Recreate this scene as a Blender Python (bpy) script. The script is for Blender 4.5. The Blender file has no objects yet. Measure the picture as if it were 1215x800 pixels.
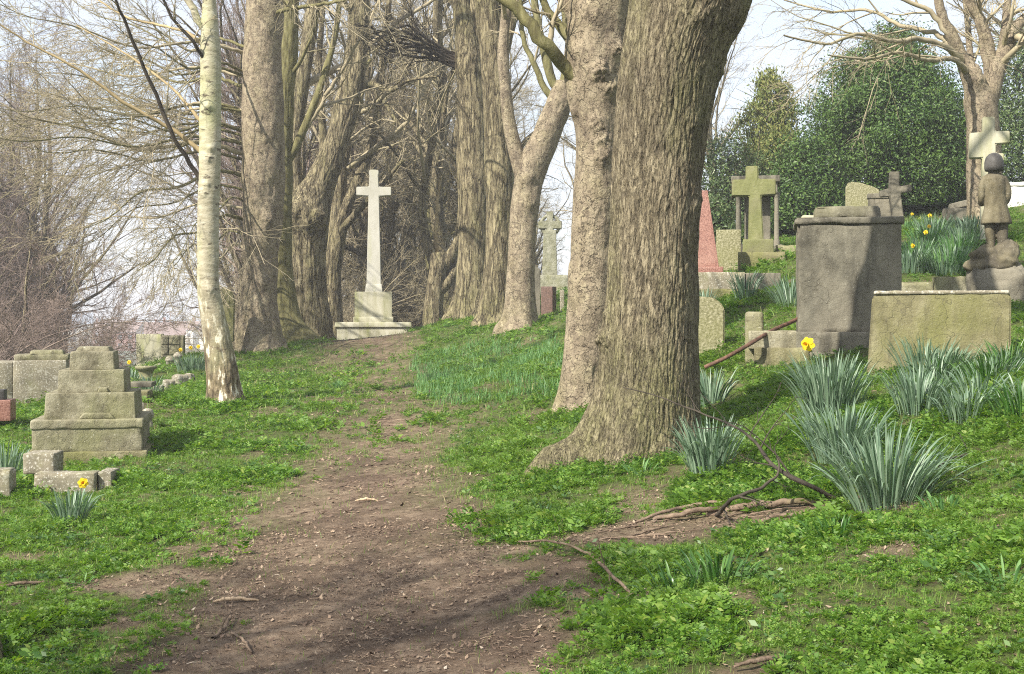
import bpy, bmesh, math
import numpy as np
from mathutils import Vector, Matrix

SC = bpy.context.scene
COL = SC.collection
PI = math.pi

# ------------------------------------------------------------------ camera, sky, sun, exposure
F = 1500.0            # focal length in photograph pixels (1215 wide)
EYE = 1.6
HOR = 380.0           # the row of the horizon in the photograph
cam_d = bpy.data.cameras.new('camera')
cam = bpy.data.objects.new('camera', cam_d)
COL.objects.link(cam)
cam.location = (0, 0, EYE)
cam.rotation_euler = (PI / 2, 0, 0)
cam_d.sensor_width = 36
cam_d.lens = 36 * F / 1215
cam_d.shift_y = -(400 - HOR) / 1215
cam_d.clip_start = 0.1
cam_d.clip_end = 6000
SC.camera = cam
SC.cycles.use_denoising = False
SC.cycles.filter_width = 1.1

SUN = Vector((-0.565, -0.56, 0.70)).normalized()      # towards the sun
world = bpy.data.worlds.new('World')
SC.world = world
world.use_nodes = True
wn, wl = world.node_tree.nodes, world.node_tree.links
bg = wn['Background']
bg.inputs['Strength'].default_value = 0.15
sky = wn.new('ShaderNodeTexSky')
sky.sky_type = 'NISHITA'
sky.sun_disc = False
sky.sun_elevation = math.asin(SUN.z)
sky.sun_rotation = math.atan2(SUN.x, SUN.y)
sky.air_density = 1.0
sky.dust_density = 1.5
tc = wn.new('ShaderNodeTexCoord')
mp = wn.new('ShaderNodeMapping')
mp.inputs['Scale'].default_value = (1.6, 1.6, 4.5)
mp.inputs['Location'].default_value = (0.35, 0.2, 0.1)
nz = wn.new('ShaderNodeTexNoise')
nz.inputs['Scale'].default_value = 2.2
nz.inputs['Detail'].default_value = 6
nz.inputs['Roughness'].default_value = 0.55
rp = wn.new('ShaderNodeValToRGB')
rp.color_ramp.elements[0].position = 0.36
rp.color_ramp.elements[0].color = (0.5, 0.5, 0.5, 1)
rp.color_ramp.elements[1].position = 0.62
mx = wn.new('ShaderNodeMix')
mx.data_type = 'RGBA'
mx.inputs[7].default_value = (3.15, 3.27, 3.5, 1)      # thin bright cloud
wl.new(tc.outputs['Generated'], mp.inputs['Vector'])
wl.new(mp.outputs['Vector'], nz.inputs['Vector'])
wl.new(nz.outputs['Fac'], rp.inputs['Fac'])
wl.new(rp.outputs['Color'], mx.inputs[0])
wl.new(sky.outputs['Color'], mx.inputs[6])
wl.new(mx.outputs[2], bg.inputs['Color'])

sun_d = bpy.data.lights.new('sun', 'SUN')
sun_d.energy = 4.8
sun_d.angle = math.radians(0.6)
sun_d.color = (1.0, 0.93, 0.82)
sun = bpy.data.objects.new('sun', sun_d)
COL.objects.link(sun)
sun.rotation_euler = (-SUN).to_track_quat('-Z', 'Y').to_euler()
SC.view_settings.view_transform = 'Standard'
SC.view_settings.look = 'None'
SC.view_settings.gamma = 1
SC.view_settings.exposure = 1.05
SC.view_settings.use_curve_mapping = False

# ------------------------------------------------------------------ numeric helpers
RNG = np.random.default_rng(7)

def P(u, v, d):
    """the point that the photograph shows at (u, v), d metres in front of the camera"""
    return np.array([(u - 607.5) * d / F, d, EYE - (v - HOR) * d / F])

_perm = np.random.default_rng(3).permutation(256)
_perm = np.concatenate([_perm, _perm, _perm])
_g = np.random.default_rng(4).normal(size=(256, 3))
_g /= np.linalg.norm(_g, axis=1)[:, None]

def noise(p):
    """gradient noise, p[..., 3] -> about -1..1"""
    p = np.asarray(p, float)
    i = np.floor(p).astype(int)
    f = p - i
    w = f * f * f * (f * (f * 6 - 15) + 10)
    i &= 255
    out = 0
    for dx in (0, 1):
        for dy in (0, 1):
            for dz in (0, 1):
                h = _perm[_perm[_perm[i[..., 0] + dx] + i[..., 1] + dy] + i[..., 2] + dz]
                g = _g[h]
                dv = ((f[..., 0] - dx) * g[..., 0] + (f[..., 1] - dy) * g[..., 1] + (f[..., 2] - dz) * g[..., 2])
                wt = (w[..., 0] if dx else 1 - w[..., 0]) * (w[..., 1] if dy else 1 - w[..., 1]) * (w[..., 2] if dz else 1 - w[..., 2])
                out = out + dv * wt
    return out * 1.5

def fbm(p, octv=3):
    p = np.asarray(p, float)
    s, a = 0, 1.0
    for k in range(octv):
        s = s + a * noise(p + 17.3 * k)
        p = p * 2.03
        a *= 0.5
    return s

def n2(x, y, sc, seed=0.0, octv=3):
    x = np.asarray(x, float)
    return fbm(np.stack([x * sc, np.asarray(y, float) * sc, np.full_like(x, seed)], -1), octv)

def sstep(a, b, x):
    t = np.clip((x - a) / (b - a), 0, 1)
    return t * t * (3 - 2 * t)

def unit(v):
    return v / np.maximum(np.linalg.norm(v, axis=-1, keepdims=True), 1e-9)

# ------------------------------------------------------------------ meshes and objects
class Buf:
    """collects vertices and quads (a triangle repeats nothing: tri list of its own), builds ONE mesh object"""
    def __init__(self):
        self.v, self.q, self.t, self.n = [], [], [], 0
    def add(self, v, q=None, t=None):
        v = np.asarray(v, float).reshape(-1, 3)
        if q is not None and len(q):
            self.q.append(np.asarray(q, np.int64).reshape(-1, 4) + self.n)
        if t is not None and len(t):
            self.t.append(np.asarray(t, np.int64).reshape(-1, 3) + self.n)
        self.v.append(v)
        self.n += len(v)
        return self
    def mesh(self, name, mat, smooth=True):
        me = bpy.data.meshes.new(name)
        v = np.concatenate(self.v)
        q = np.concatenate(self.q) if self.q else np.zeros((0, 4), np.int64)
        t = np.concatenate(self.t) if self.t else np.zeros((0, 3), np.int64)
        me.vertices.add(len(v))
        me.vertices.foreach_set('co', v.astype(np.float32).ravel())
        loops = np.concatenate([q.ravel(), t.ravel()])
        me.loops.add(len(loops))
        me.loops.foreach_set('vertex_index', loops.astype(np.int32))
        me.polygons.add(len(q) + len(t))
        st = np.concatenate([np.arange(len(q)) * 4, len(q) * 4 + np.arange(len(t)) * 3])
        me.polygons.foreach_set('loop_start', st.astype(np.int32))
        me.polygons.foreach_set('use_smooth', np.full(len(q) + len(t), smooth))
        me.update(calc_edges=True)
        me.materials.append(mat)
        return me
    def build(self, name, mat, parent=None, smooth=True):
        return link(name, self.mesh(name, mat, smooth), parent)

def link(name, me, parent=None):
    o = bpy.data.objects.new(name, me)
    COL.objects.link(o)
    if parent is not None:
        o.parent = parent
    return o

def tag(o, label=None, cat=None, group=None, kind=None):
    if label: o['label'] = label
    if cat: o['category'] = cat
    if group: o['group'] = group
    if kind: o['kind'] = kind
    return o

def thing(name, label, cat, loc=(0, 0, 0), rz=0.0, group=None):
    o = bpy.data.objects.new(name, None)
    o.empty_display_size = 0.2
    COL.objects.link(o)
    o.location = tuple(float(c) for c in loc)
    o.rotation_euler = (0, 0, rz)
    return tag(o, label, cat, group)

def copy_tree(o, parent=None):
    c = o.copy()
    COL.objects.link(c)
    if parent is not None:
        c.parent = parent
    for ch in list(o.children):
        copy_tree(ch, c)
    return c

def tubes(Pt, R, sides=4, cap=True):
    """Pt[B,N,3], R[B,N] -> verts, quads of B tapering tubes"""
    Pt = np.asarray(Pt, float); R = np.asarray(R, float)
    B, N, _ = Pt.shape
    T = np.empty_like(Pt)
    T[:, 1:-1] = Pt[:, 2:] - Pt[:, :-2]
    T[:, 0] = Pt[:, 1] - Pt[:, 0]
    T[:, -1] = Pt[:, -1] - Pt[:, -2]
    T = unit(T)
    mean = unit(Pt[:, -1] - Pt[:, 0])
    ref = np.where(np.abs(mean[:, 2:3]) > 0.8, np.array([[1.0, 0.2, 0]]), np.array([[0.1, 0.2, 1.0]]))
    e1 = unit(np.cross(T, ref[:, None, :]))
    e2 = np.cross(T, e1)
    a = np.arange(sides) * 2 * PI / sides
    V = (Pt[:, :, None, :] + R[:, :, None, None] * (np.cos(a)[None, None, :, None] * e1[:, :, None, :] + np.sin(a)[None, None, :, None] * e2[:, :, None, :]))
    idx = np.arange(B * N * sides).reshape(B, N, sides)
    i0 = idx[:, :-1]; i1 = idx[:, 1:]
    q = np.stack([i0, np.roll(i0, -1, 2), np.roll(i1, -1, 2), i1], -1).reshape(-1, 4)
    return V.reshape(-1, 3), q

def spline(pts, rad, n):
    """Catmull-Rom through pts[K,3] with radii, n samples at even arc length"""
    pts = np.asarray(pts, float); rad = np.asarray(rad, float)
    A = np.concatenate([pts, rad[:, None]], 1)
    A = np.concatenate([[2 * A[0] - A[1]], A, [2 * A[-1] - A[-2]]])
    out = []
    for k in range(1, len(A) - 2):
        t = np.linspace(0, 1, 24, endpoint=False)[:, None]
        p0, p1, p2, p3 = A[k - 1], A[k], A[k + 1], A[k + 2]
        out.append(0.5 * (2 * p1 + (p2 - p0) * t + (2 * p0 - 5 * p1 + 4 * p2 - p3) * t * t + (3 * p1 - 3 * p2 + p3 - p0) * t ** 3))
    out.append(A[-2][None])
    o = np.concatenate(out)
    s = np.concatenate([[0], np.cumsum(np.linalg.norm(np.diff(o[:, :3], axis=0), axis=1))])
    ss = np.linspace(0, s[-1], n)
    return np.stack([np.interp(ss, s, o[:, c]) for c in range(3)], 1), np.maximum(np.interp(ss, s, o[:, 3]), 0.002), ss

def grow(Pt, R, n, rng, t0=0.2, t1=1.0, ang=(0.6, 1.1), ln=(0.3, 0.6), rr=0.5, N=6, wander=0.15, up=0.0, minr=0.002, fall=0.5, absl=None, bias=None):
    """n children on each of the branches Pt[B,M,3]: a new level of branches"""
    B, M, _ = Pt.shape
    L = np.linalg.norm(np.diff(Pt, axis=1), axis=2).sum(1)
    t = (np.arange(n)[None, :] + rng.random((B, n))) / n * (t1 - t0) + t0
    b = np.repeat(np.arange(B), n)
    t = t.ravel()
    x = t * (M - 1)
    i = np.clip(x.astype(int), 0, M - 2)
    f = (x - i)[:, None]
    p = Pt[b, i] * (1 - f) + Pt[b, i + 1] * f
    tg = unit(Pt[b, i + 1] - Pt[b, i])
    r = R[b, i] * (1 - f[:, 0]) + R[b, i + 1] * f[:, 0]
    rv = rng.normal(size=p.shape)
    if bias is not None:
        rv = rv + np.asarray(bias)
    pr = unit(rv - (rv * tg).sum(1, keepdims=True) * tg)
    a = rng.uniform(ang[0], ang[1], len(p))[:, None]
    d = np.cos(a) * tg + np.sin(a) * pr
    ll = (L[b] if absl is None else absl) * rng.uniform(ln[0], ln[1], len(p)) * (1 - fall * (t - t0) / max(t1 - t0, 1e-6))
    r0 = np.maximum(r * rr * rng.uniform(0.75, 1.1, len(p)), minr)
    Q = np.empty((len(p), N, 3)); Q[:, 0] = p
    for k in range(1, N):
        d = unit(d + rng.normal(size=d.shape) * wander + np.array([0, 0, up]))
        Q[:, k] = Q[:, k - 1] + d * (ll / (N - 1))[:, None]
    s = np.linspace(0, 1, N)[None, :]
    RR = np.maximum(r0[:, None] * (1 - 0.75 * s), minr * 0.7)
    return Q, RR

def grid_quads(nu, nv, wrap=False):
    idx = np.arange(nu * nv).reshape(nu, nv)
    if wrap:
        j = np.concatenate([idx, idx[:, :1]], 1)
    else:
        j = idx
    return np.stack([j[:-1, :-1], j[:-1, 1:], j[1:, 1:], j[1:, :-1]], -1).reshape(-1, 4)

def rbox(sx, sy, sz, r=0.02, step=0.06, taper=(1.0, 1.0), amp=0.004, seed=0.0, big=0.0, c=(0, 0, 0), chip=0.0):
    """a weathered block with rounded arrises; base centred at c, z up; taper scales the top"""
    h = np.array([sx, sy, sz]) / 2
    r = min(r, h.min() * 0.9)
    def axis(hh):
        inner = np.linspace(-hh + r, hh - r, max(2, int(2 * hh / step) + 1))
        return np.concatenate([[-hh, -hh + 0.3 * r], inner, [hh - 0.3 * r, hh]])
    ax = [axis(k) for k in h]
    Vs, Qs, n = [], [], 0
    for a in range(3):
        b, cc = (a + 1) % 3, (a + 2) % 3
        for s in (-1, 1):
            B, C = np.meshgrid(ax[b], ax[cc], indexing='ij')
            v = np.empty(B.shape + (3,))
            v[..., a] = s * h[a]; v[..., b] = B; v[..., cc] = C
            q = grid_quads(*B.shape)
            if s > 0: q = q[:, ::-1]
            Vs.append(v.reshape(-1, 3)); Qs.append(q[:, ::-1] + n); n += B.size
    v = np.concatenate(Vs); q = np.concatenate(Qs)
    core = np.clip(v, -(h - r), h - r)
    dv = v - core
    nn = unit(dv)
    o = core + nn * r
    zt = (o[:, 2] + h[2]) / (2 * h[2])
    o[:, 0] *= 1 + (taper[0] - 1) * zt
    o[:, 1] *= 1 + (taper[1] - 1) * zt
    sp = o + seed * 3.7
    if amp: o += nn * (fbm(sp * 9, 3) * amp)[:, None]
    if big: o += nn * (fbm(sp * 1.8, 2) * big)[:, None]
    if chip:
        e = (np.abs(dv) > 0.55 * r).sum(1) >= 2
        k = np.maximum(0, noise(sp * 7) - 0.1) * chip
        o -= nn * np.where(e, k, 0)[:, None]
    o[:, 2] += h[2]
    return o + np.array(c), q

def outline_mesh(name, pts, depth, mat, parent=None, bevel=0.012, y0=0.0, segs=2):
    """a shape seen from the front (x, z), y0 .. y0+depth thick, its edges softened: one mesh"""
    bm = bmesh.new()
    vs = [bm.verts.new((x, y0, z)) for x, z in pts]
    f = bm.faces.new(vs)
    bm.normal_update()
    if f.normal.y > 0: f.normal_flip()
    ex = bmesh.ops.extrude_face_region(bm, geom=[f])
    bmesh.ops.translate(bm, vec=(0, depth, 0), verts=[e for e in ex['geom'] if isinstance(e, bmesh.types.BMVert)])
    bmesh.ops.recalc_face_normals(bm, faces=bm.faces)
    if bevel:
        bmesh.ops.bevel(bm, geom=[e for e in bm.edges if e.calc_face_angle(0) > 0.35], offset=bevel, segments=segs, affect='EDGES', clamp_overlap=True)
    me = bpy.data.meshes.new(name)
    bm.to_mesh(me); bm.free()
    me.materials.append(mat)
    return link(name, me, parent)

def lathe(prof, seg=28, c=(0, 0, 0), amp=0.0, seed=0.0):
    prof = np.asarray(prof, float)
    a = np.arange(seg) * 2 * PI / seg
    v = np.stack([prof[:, :1] * np.cos(a), prof[:, :1] * np.sin(a), np.repeat(prof[:, 1:2], seg, 1)], -1)
    if amp:
        n = fbm(v * 8 + seed, 2)[..., None] * amp
        v[..., :2] += n * v[..., :2] / np.maximum(prof[:, None, :1], 0.02)
    q = grid_quads(len(prof), seg, True)
    return v.reshape(-1, 3) + np.array(c), q

# ------------------------------------------------------------------ materials
def _ramp(nt, stops):
    r = nt.nodes.new('ShaderNodeValToRGB')
    e = r.color_ramp.elements
    while len(e) < len(stops): e.new(0.5)
    for k, (p, c) in enumerate(stops):
        e[k].position = p
        e[k].color = (*c, 1) if len(c) == 3 else c
    return r

def _noise(nt, scale, detail=4, rough=0.55, stretch=None, coord='Object', offs=(0, 0, 0)):
    t = nt.nodes.new('ShaderNodeTexCoord')
    n = nt.nodes.new('ShaderNodeTexNoise')
    n.inputs['Scale'].default_value = scale
    n.inputs['Detail'].default_value = detail
    n.inputs['Roughness'].default_value = rough
    m = nt.nodes.new('ShaderNodeMapping')
    m.inputs['Scale'].default_value = stretch or (1, 1, 1)
    m.inputs['Location'].default_value = offs
    nt.links.new(t.outputs[coord], m.inputs['Vector'])
    nt.links.new(m.outputs['Vector'], n.inputs['Vector'])
    return n

def _mix(nt, fac, a, b, mode='MIX'):
    m = nt.nodes.new('ShaderNodeMix')
    m.data_type = 'RGBA'
    m.blend_type = mode
    for sock, val in ((m.inputs[0], fac), (m.inputs[6], a), (m.inputs[7], b)):
        if hasattr(val, 'is_output'): nt.links.new(val, sock)
        elif isinstance(val, (int, float)): sock.default_value = val
        else: sock.default_value = (*val, 1)
    return m.outputs[2]

def mk_mat(name, base, layers=(), rough=0.85, bump=(), spec=0.25, cracks=()):
    """base: (scale, stretch, stops); layers: (scale, stretch, lo, hi, colour, amount) stains of their own shape; bump: (scale, stretch, distance)"""
    m = bpy.data.materials.new(name)
    m.use_nodes = True
    nt = m.node_tree
    b = nt.nodes['Principled BSDF']
    b.inputs['Roughness'].default_value = rough
    b.inputs['Specular IOR Level'].default_value = spec
    n = _noise(nt, base[0], 5, 0.6, base[1])
    r = _ramp(nt, base[2])
    nt.links.new(n.outputs['Fac'], r.inputs['Fac'])
    col = r.outputs['Color']
    for k, (sc, st, lo, hi, c, amt) in enumerate(layers):
        n = _noise(nt, sc, 4, 0.6, st, offs=(3.1 * k + 1, 1.7 * k, 5.3 * k))
        rr = _ramp(nt, [(lo, (0, 0, 0)), (hi, (amt, amt, amt))])
        nt.links.new(n.outputs['Fac'], rr.inputs['Fac'])
        col = _mix(nt, rr.outputs['Color'], col, c)
    prev = None
    for k, (sc, st, wid, c, amt, dist) in enumerate(cracks):   # interlacing fissures: where a noise crosses its middle
        n = _noise(nt, sc, 3, 0.55, st, offs=(7 * k + 2, 3 * k, 0))
        s1 = nt.nodes.new('ShaderNodeMath'); s1.operation = 'SUBTRACT'; s1.inputs[1].default_value = 0.5
        s2 = nt.nodes.new('ShaderNodeMath'); s2.operation = 'ABSOLUTE'
        nt.links.new(n.outputs['Fac'], s1.inputs[0]); nt.links.new(s1.outputs[0], s2.inputs[0])
        rr = _ramp(nt, [(0.0, (amt,) * 3), (wid, (0, 0, 0))])
        nt.links.new(s2.outputs[0], rr.inputs['Fac'])
        col = _mix(nt, rr.outputs['Color'], col, c)
        if dist:
            bp = nt.nodes.new('ShaderNodeBump'); bp.invert = True
            bp.inputs['Distance'].default_value = dist
            nt.links.new(rr.outputs['Color'], bp.inputs['Height'])
            if prev: nt.links.new(prev, bp.inputs['Normal'])
            prev = bp.outputs['Normal']
    nt.links.new(col, b.inputs['Base Color'])
    for k, (sc, st, dist) in enumerate(bump):
        n = _noise(nt, sc, 5, 0.62, st, offs=(k, 2 * k, 0))
        bp = nt.nodes.new('ShaderNodeBump')
        bp.inputs['Strength'].default_value = 1.0
        bp.inputs['Distance'].default_value = dist
        nt.links.new(n.outputs['Fac'], bp.inputs['Height'])
        if prev: nt.links.new(prev, bp.inputs['Normal'])
        prev = bp.outputs['Normal']
    if prev: nt.links.new(prev, b.inputs['Normal'])
    return m

def leaf_mat(name, stops, transl=0.35, rough=0.5, spec=0.3, tcol=None, patch=None):
    """leaves: each leaf its own tint, light passes through"""
    m = bpy.data.materials.new(name)
    m.use_nodes = True
    nt = m.node_tree
    b = nt.nodes['Principled BSDF']
    b.inputs['Roughness'].default_value = rough
    b.inputs['Specular IOR Level'].default_value = spec
    g = nt.nodes.new('ShaderNodeNewGeometry')
    r = _ramp(nt, stops)
    nt.links.new(g.outputs['Random Per Island'], r.inputs['Fac'])
    col = r.outputs['Color']
    if patch:
        n = _noise(nt, patch[0], 3, 0.5)
        rr = _ramp(nt, [(0.42, (0, 0, 0)), (0.62, (patch[2],) * 3)])
        nt.links.new(n.outputs['Fac'], rr.inputs['Fac'])
        col = _mix(nt, rr.outputs['Color'], col, patch[1])
    nt.links.new(col, b.inputs['Base Color'])
    if transl:
        t = nt.nodes.new('ShaderNodeBsdfTranslucent')
        tint = _mix(nt, 1.0, col, tcol or (1.5, 1.5, 0.6), 'MULTIPLY')
        nt.links.new(tint, t.inputs['Color'])
        ms = nt.nodes.new('ShaderNodeMixShader')
        ms.inputs[0].default_value = transl
        nt.links.new(b.outputs[0], ms.inputs[1])
        nt.links.new(t.outputs[0], ms.inputs[2])
        nt.links.new(ms.outputs[0], nt.nodes['Material Output'].inputs['Surface'])
    return m

M = {}
M['bark_ridged'] = mk_mat('bark_ridged', (30, (1, 1, 0.16), [(0.34, (0.108, 0.0886, 0.0562)), (0.5, (0.194, 0.164, 0.106)), (0.68, (0.302, 0.259, 0.173))]),
    [(1.3, (1, 1, 0.5), 0.47, 0.66, (0.165, 0.168, 0.065), 0.62), (60, (1, 1, 0.5), 0.52, 0.66, (0.33, 0.29, 0.2), 0.45), (2.1, (1, 1, 0.7), 0.56, 0.72, (0.08, 0.065, 0.05), 0.5)], 0.9, [(110, (1, 1, 0.5), 0.012)], 0.15,
    [(14, (1, 1, 0.2), 0.05, (0.065, 0.053, 0.037), 0.55, 0.018), (31, (1, 1, 0.24), 0.06, (0.065, 0.052, 0.036), 0.5, 0.01)])
M['bark_plane'] = mk_mat('bark_plane', (7, (1, 1, 0.55), [(0.3, (0.156, 0.125, 0.09)), (0.5, (0.25, 0.206, 0.144)), (0.7, (0.338, 0.288, 0.2))]),
    [(2.2, (1, 1, 0.7), 0.5, 0.7, (0.185, 0.165, 0.08), 0.5), (13, (1, 1, 0.8), 0.58, 0.62, (0.37, 0.32, 0.21), 0.65), (6, (1, 1, 0.6), 0.6, 0.7, (0.085, 0.065, 0.05), 0.7), (45, (1, 1, 0.5), 0.6, 0.66, (0.075, 0.06, 0.042), 0.6)], 0.88, [(16, (1, 1, 0.4), 0.025), (70, (1, 1, 0.6), 0.012)], 0.15,
    [(5, (1, 1, 0.9), 0.012, (0.06, 0.047, 0.035), 0.7, 0.015), (12, (0.7, 0.7, 1.2), 0.018, (0.075, 0.06, 0.043), 0.6, 0.008)])
M['bark_olive'] = mk_mat('bark_olive', (12, (1, 1, 0.2), [(0.34, (0.111, 0.0923, 0.0572)), (0.52, (0.227, 0.195, 0.117)), (0.7, (0.345, 0.299, 0.189))]),
    [(1.6, (1, 1, 0.5), 0.5, 0.7, (0.15, 0.15, 0.055), 0.5), (4, (1, 1, 0.5), 0.58, 0.72, (0.08, 0.06, 0.045), 0.6)], 0.9, [(60, (1, 1, 0.5), 0.012)], 0.15,
    [(6, (1, 1, 0.16), 0.05, (0.05, 0.04, 0.027), 0.75, 0.04), (15, (1, 1, 0.2), 0.05, (0.06, 0.048, 0.033), 0.6, 0.015)])
def _birch():
    m = mk_mat('bark_birch', (6, (1, 1, 3.0), [(0.3, (0.24, 0.216, 0.144)), (0.5, (0.368, 0.336, 0.24)), (0.72, (0.464, 0.44, 0.344))]),
        [(1.6, (1, 1, 0.4), 0.46, 0.66, (0.38, 0.4, 0.19), 0.65), (5.0, (0.9, 0.9, 2.6), 0.6, 0.66, (0.07, 0.055, 0.035), 0.9), (26, (0.6, 0.6, 3), 0.62, 0.68, (0.2, 0.16, 0.11), 0.7)], 0.7, [(24, (1, 1, 1.6), 0.008)], 0.25)
    nt = m.node_tree
    b = nt.nodes['Principled BSDF']
    old = b.inputs['Base Color'].links[0].from_socket
    n = _noise(nt, 15, 5, 0.65, (1, 1, 0.3))
    r = _ramp(nt, [(0.4, (0.075, 0.057, 0.035)), (0.55, (0.23, 0.185, 0.11)), (0.585, (0.6, 0.56, 0.45)), (0.7, (0.66, 0.63, 0.52))])
    nt.links.new(n.outputs['Fac'], r.inputs['Fac'])
    t = nt.nodes.new('ShaderNodeTexCoord'); sx = nt.nodes.new('ShaderNodeSeparateXYZ')
    nt.links.new(t.outputs['Object'], sx.inputs[0])
    n2_ = _noise(nt, 4, 4, 0.6, (1, 1, 0.5))
    ma = nt.nodes.new('ShaderNodeMath'); ma.operation = 'MULTIPLY_ADD'
    nt.links.new(n2_.outputs['Fac'], ma.inputs[0]); ma.inputs[1].default_value = -2.4
    nt.links.new(sx.outputs['Z'], ma.inputs[2])
    mr = nt.nodes.new('ShaderNodeMapRange')
    mr.inputs['From Min'].default_value = -0.75; mr.inputs['From Max'].default_value = 0.55
    mr.inputs['To Min'].default_value = 1; mr.inputs['To Max'].default_value = 0
    nt.links.new(ma.outputs[0], mr.inputs['Value'])
    nt.links.new(_mix(nt, mr.outputs[0], old, r.outputs['Color']), b.inputs['Base Color'])
    return m
M['bark_birch'] = _birch()
M['twig_olive'] = mk_mat('twig_olive', (3, None, [(0.3, (0.22, 0.188, 0.125)), (0.7, (0.41, 0.355, 0.24))]), [(0.8, None, 0.5, 0.7, (0.17, 0.165, 0.055), 0.5)], 0.85, (), 0.15)
M['twig_red'] = mk_mat('twig_red', (2, None, [(0.3, (0.15, 0.112, 0.097)), (0.7, (0.29, 0.228, 0.195))]), [(0.5, None, 0.52, 0.7, (0.15, 0.14, 0.08), 0.5)], 0.85, (), 0.15)
M['twig_gold'] = mk_mat('twig_gold', (3, None, [(0.35, (0.2, 0.15, 0.075)), (0.65, (0.42, 0.33, 0.18))]), (), 0.7, (), 0.25)
M['twig_dark'] = mk_mat('twig_dark', (5, None, [(0.35, (0.027, 0.0222, 0.018)), (0.65, (0.072, 0.06, 0.045))]), (), 0.8, [(60, (1, 1, 1), 0.003)], 0.2)
M['limb_green'] = mk_mat('limb_green', (12, (1, 1, 0.3), [(0.32, (0.075, 0.066, 0.033)), (0.55, (0.16, 0.15, 0.066)), (0.72, (0.25, 0.23, 0.12))]), (), 0.88, [(26, (1, 1, 0.5), 0.012)], 0.15)
M['stone_buff'] = mk_mat('stone_buff', (7, None, [(0.3, (0.13, 0.118, 0.075)), (0.5, (0.24, 0.222, 0.15)), (0.7, (0.32, 0.3, 0.215))]),
    [(1.6, (1, 1, 0.8), 0.48, 0.66, (0.2, 0.205, 0.09), 0.55), (3, (1.4, 1.4, 0.35), 0.55, 0.72, (0.095, 0.085, 0.06), 0.6), (44, None, 0.64, 0.67, (0.5, 0.49, 0.4), 0.7), (60, None, 0.62, 0.68, (0.08, 0.07, 0.05), 0.6)], 0.92, [(18, None, 0.012), (90, None, 0.006)], 0.15, [(2.4, None, 0.005, (0.07, 0.062, 0.045), 0.5, 0.004), (9, (1.5, 1.5, 0.5), 0.012, (0.09, 0.08, 0.058), 0.3, 0.003)])
M['stone_grey'] = mk_mat('stone_grey', (4, (1, 1, 0.6), [(0.3, (0.06, 0.056, 0.043)), (0.5, (0.14, 0.131, 0.1)), (0.7, (0.225, 0.21, 0.16))]),
    [(1.3, (1, 1, 0.5), 0.46, 0.64, (0.27, 0.245, 0.185), 0.55), (2.6, (1.8, 1.8, 0.35), 0.53, 0.68, (0.045, 0.042, 0.034), 0.7), (50, None, 0.64, 0.67, (0.36, 0.35, 0.28), 0.5), (1.0, (1, 1, 0.5), 0.55, 0.7, (0.16, 0.155, 0.075), 0.5)], 0.92, [(14, None, 0.012), (80, None, 0.006)], 0.15, [(2.4, None, 0.005, (0.07, 0.062, 0.045), 0.5, 0.004), (9, (1.5, 1.5, 0.5), 0.012, (0.09, 0.08, 0.058), 0.3, 0.003)])
M['stone_moss'] = mk_mat('stone_moss', (5, (1, 1, 0.7), [(0.3, (0.11, 0.1, 0.055)), (0.52, (0.19, 0.175, 0.095)), (0.72, (0.27, 0.25, 0.155))]),
    [(1.7, (1, 1, 0.6), 0.48, 0.66, (0.165, 0.17, 0.055), 0.6), (5, (1.4, 1.4, 0.3), 0.57, 0.7, (0.08, 0.074, 0.05), 0.6), (55, None, 0.62, 0.67, (0.34, 0.33, 0.24), 0.6), (70, None, 0.62, 0.68, (0.07, 0.062, 0.04), 0.6)], 0.92, [(20, None, 0.012), (90, None, 0.006)], 0.15, [(2.4, None, 0.005, (0.07, 0.062, 0.045), 0.5, 0.004), (9, (1.5, 1.5, 0.5), 0.012, (0.09, 0.08, 0.058), 0.3, 0.003)])
M['stone_lime'] = mk_mat('stone_lime', (5, (1, 1, 0.5), [(0.3, (0.13, 0.14, 0.055)), (0.55, (0.19, 0.197, 0.085)), (0.75, (0.25, 0.245, 0.135))]),
    [(2, None, 0.52, 0.68, (0.16, 0.15, 0.09), 0.6), (60, None, 0.6, 0.68, (0.1, 0.1, 0.05), 0.6)], 0.92, [(20, None, 0.012)], 0.15)
M['stone_pale'] = mk_mat('stone_pale', (3, (1, 1, 0.5), [(0.3, (0.4, 0.39, 0.33)), (0.6, (0.5, 0.49, 0.43)), (0.8, (0.56, 0.55, 0.49))]),
    [(2.2, (2, 2, 0.3), 0.52, 0.72, (0.42, 0.43, 0.25), 0.55)], 0.85, [(24, None, 0.002)], 0.2)
M['stone_pale_moss'] = mk_mat('stone_pale_moss', (3, (1.6, 1.6, 0.35), [(0.3, (0.26, 0.26, 0.145)), (0.5, (0.4, 0.385, 0.28)), (0.7, (0.5, 0.485, 0.39))]),
    [(2.2, (2, 2, 0.3), 0.56, 0.74, (0.3, 0.32, 0.12), 0.6)], 0.88, [(24, None, 0.003)], 0.2)
M['stone_speck'] = mk_mat('stone_speck', (34, None, [(0.4, (0.16, 0.155, 0.08)), (0.52, (0.25, 0.24, 0.14)), (0.62, (0.36, 0.34, 0.23))]),
    [(2, None, 0.5, 0.7, (0.2, 0.2, 0.08), 0.5)], 0.92, [(40, None, 0.01)], 0.15)
M['stone_lichen'] = mk_mat('stone_lichen', (5, None, [(0.3, (0.15, 0.135, 0.1)), (0.6, (0.26, 0.235, 0.17))]),
    [(48, None, 0.56, 0.61, (0.55, 0.53, 0.46), 0.75), (9, None, 0.6, 0.64, (0.48, 0.46, 0.39), 0.55), (3, None, 0.55, 0.7, (0.17, 0.17, 0.07), 0.5)], 0.92, [(30, None, 0.006)], 0.15)
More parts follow.
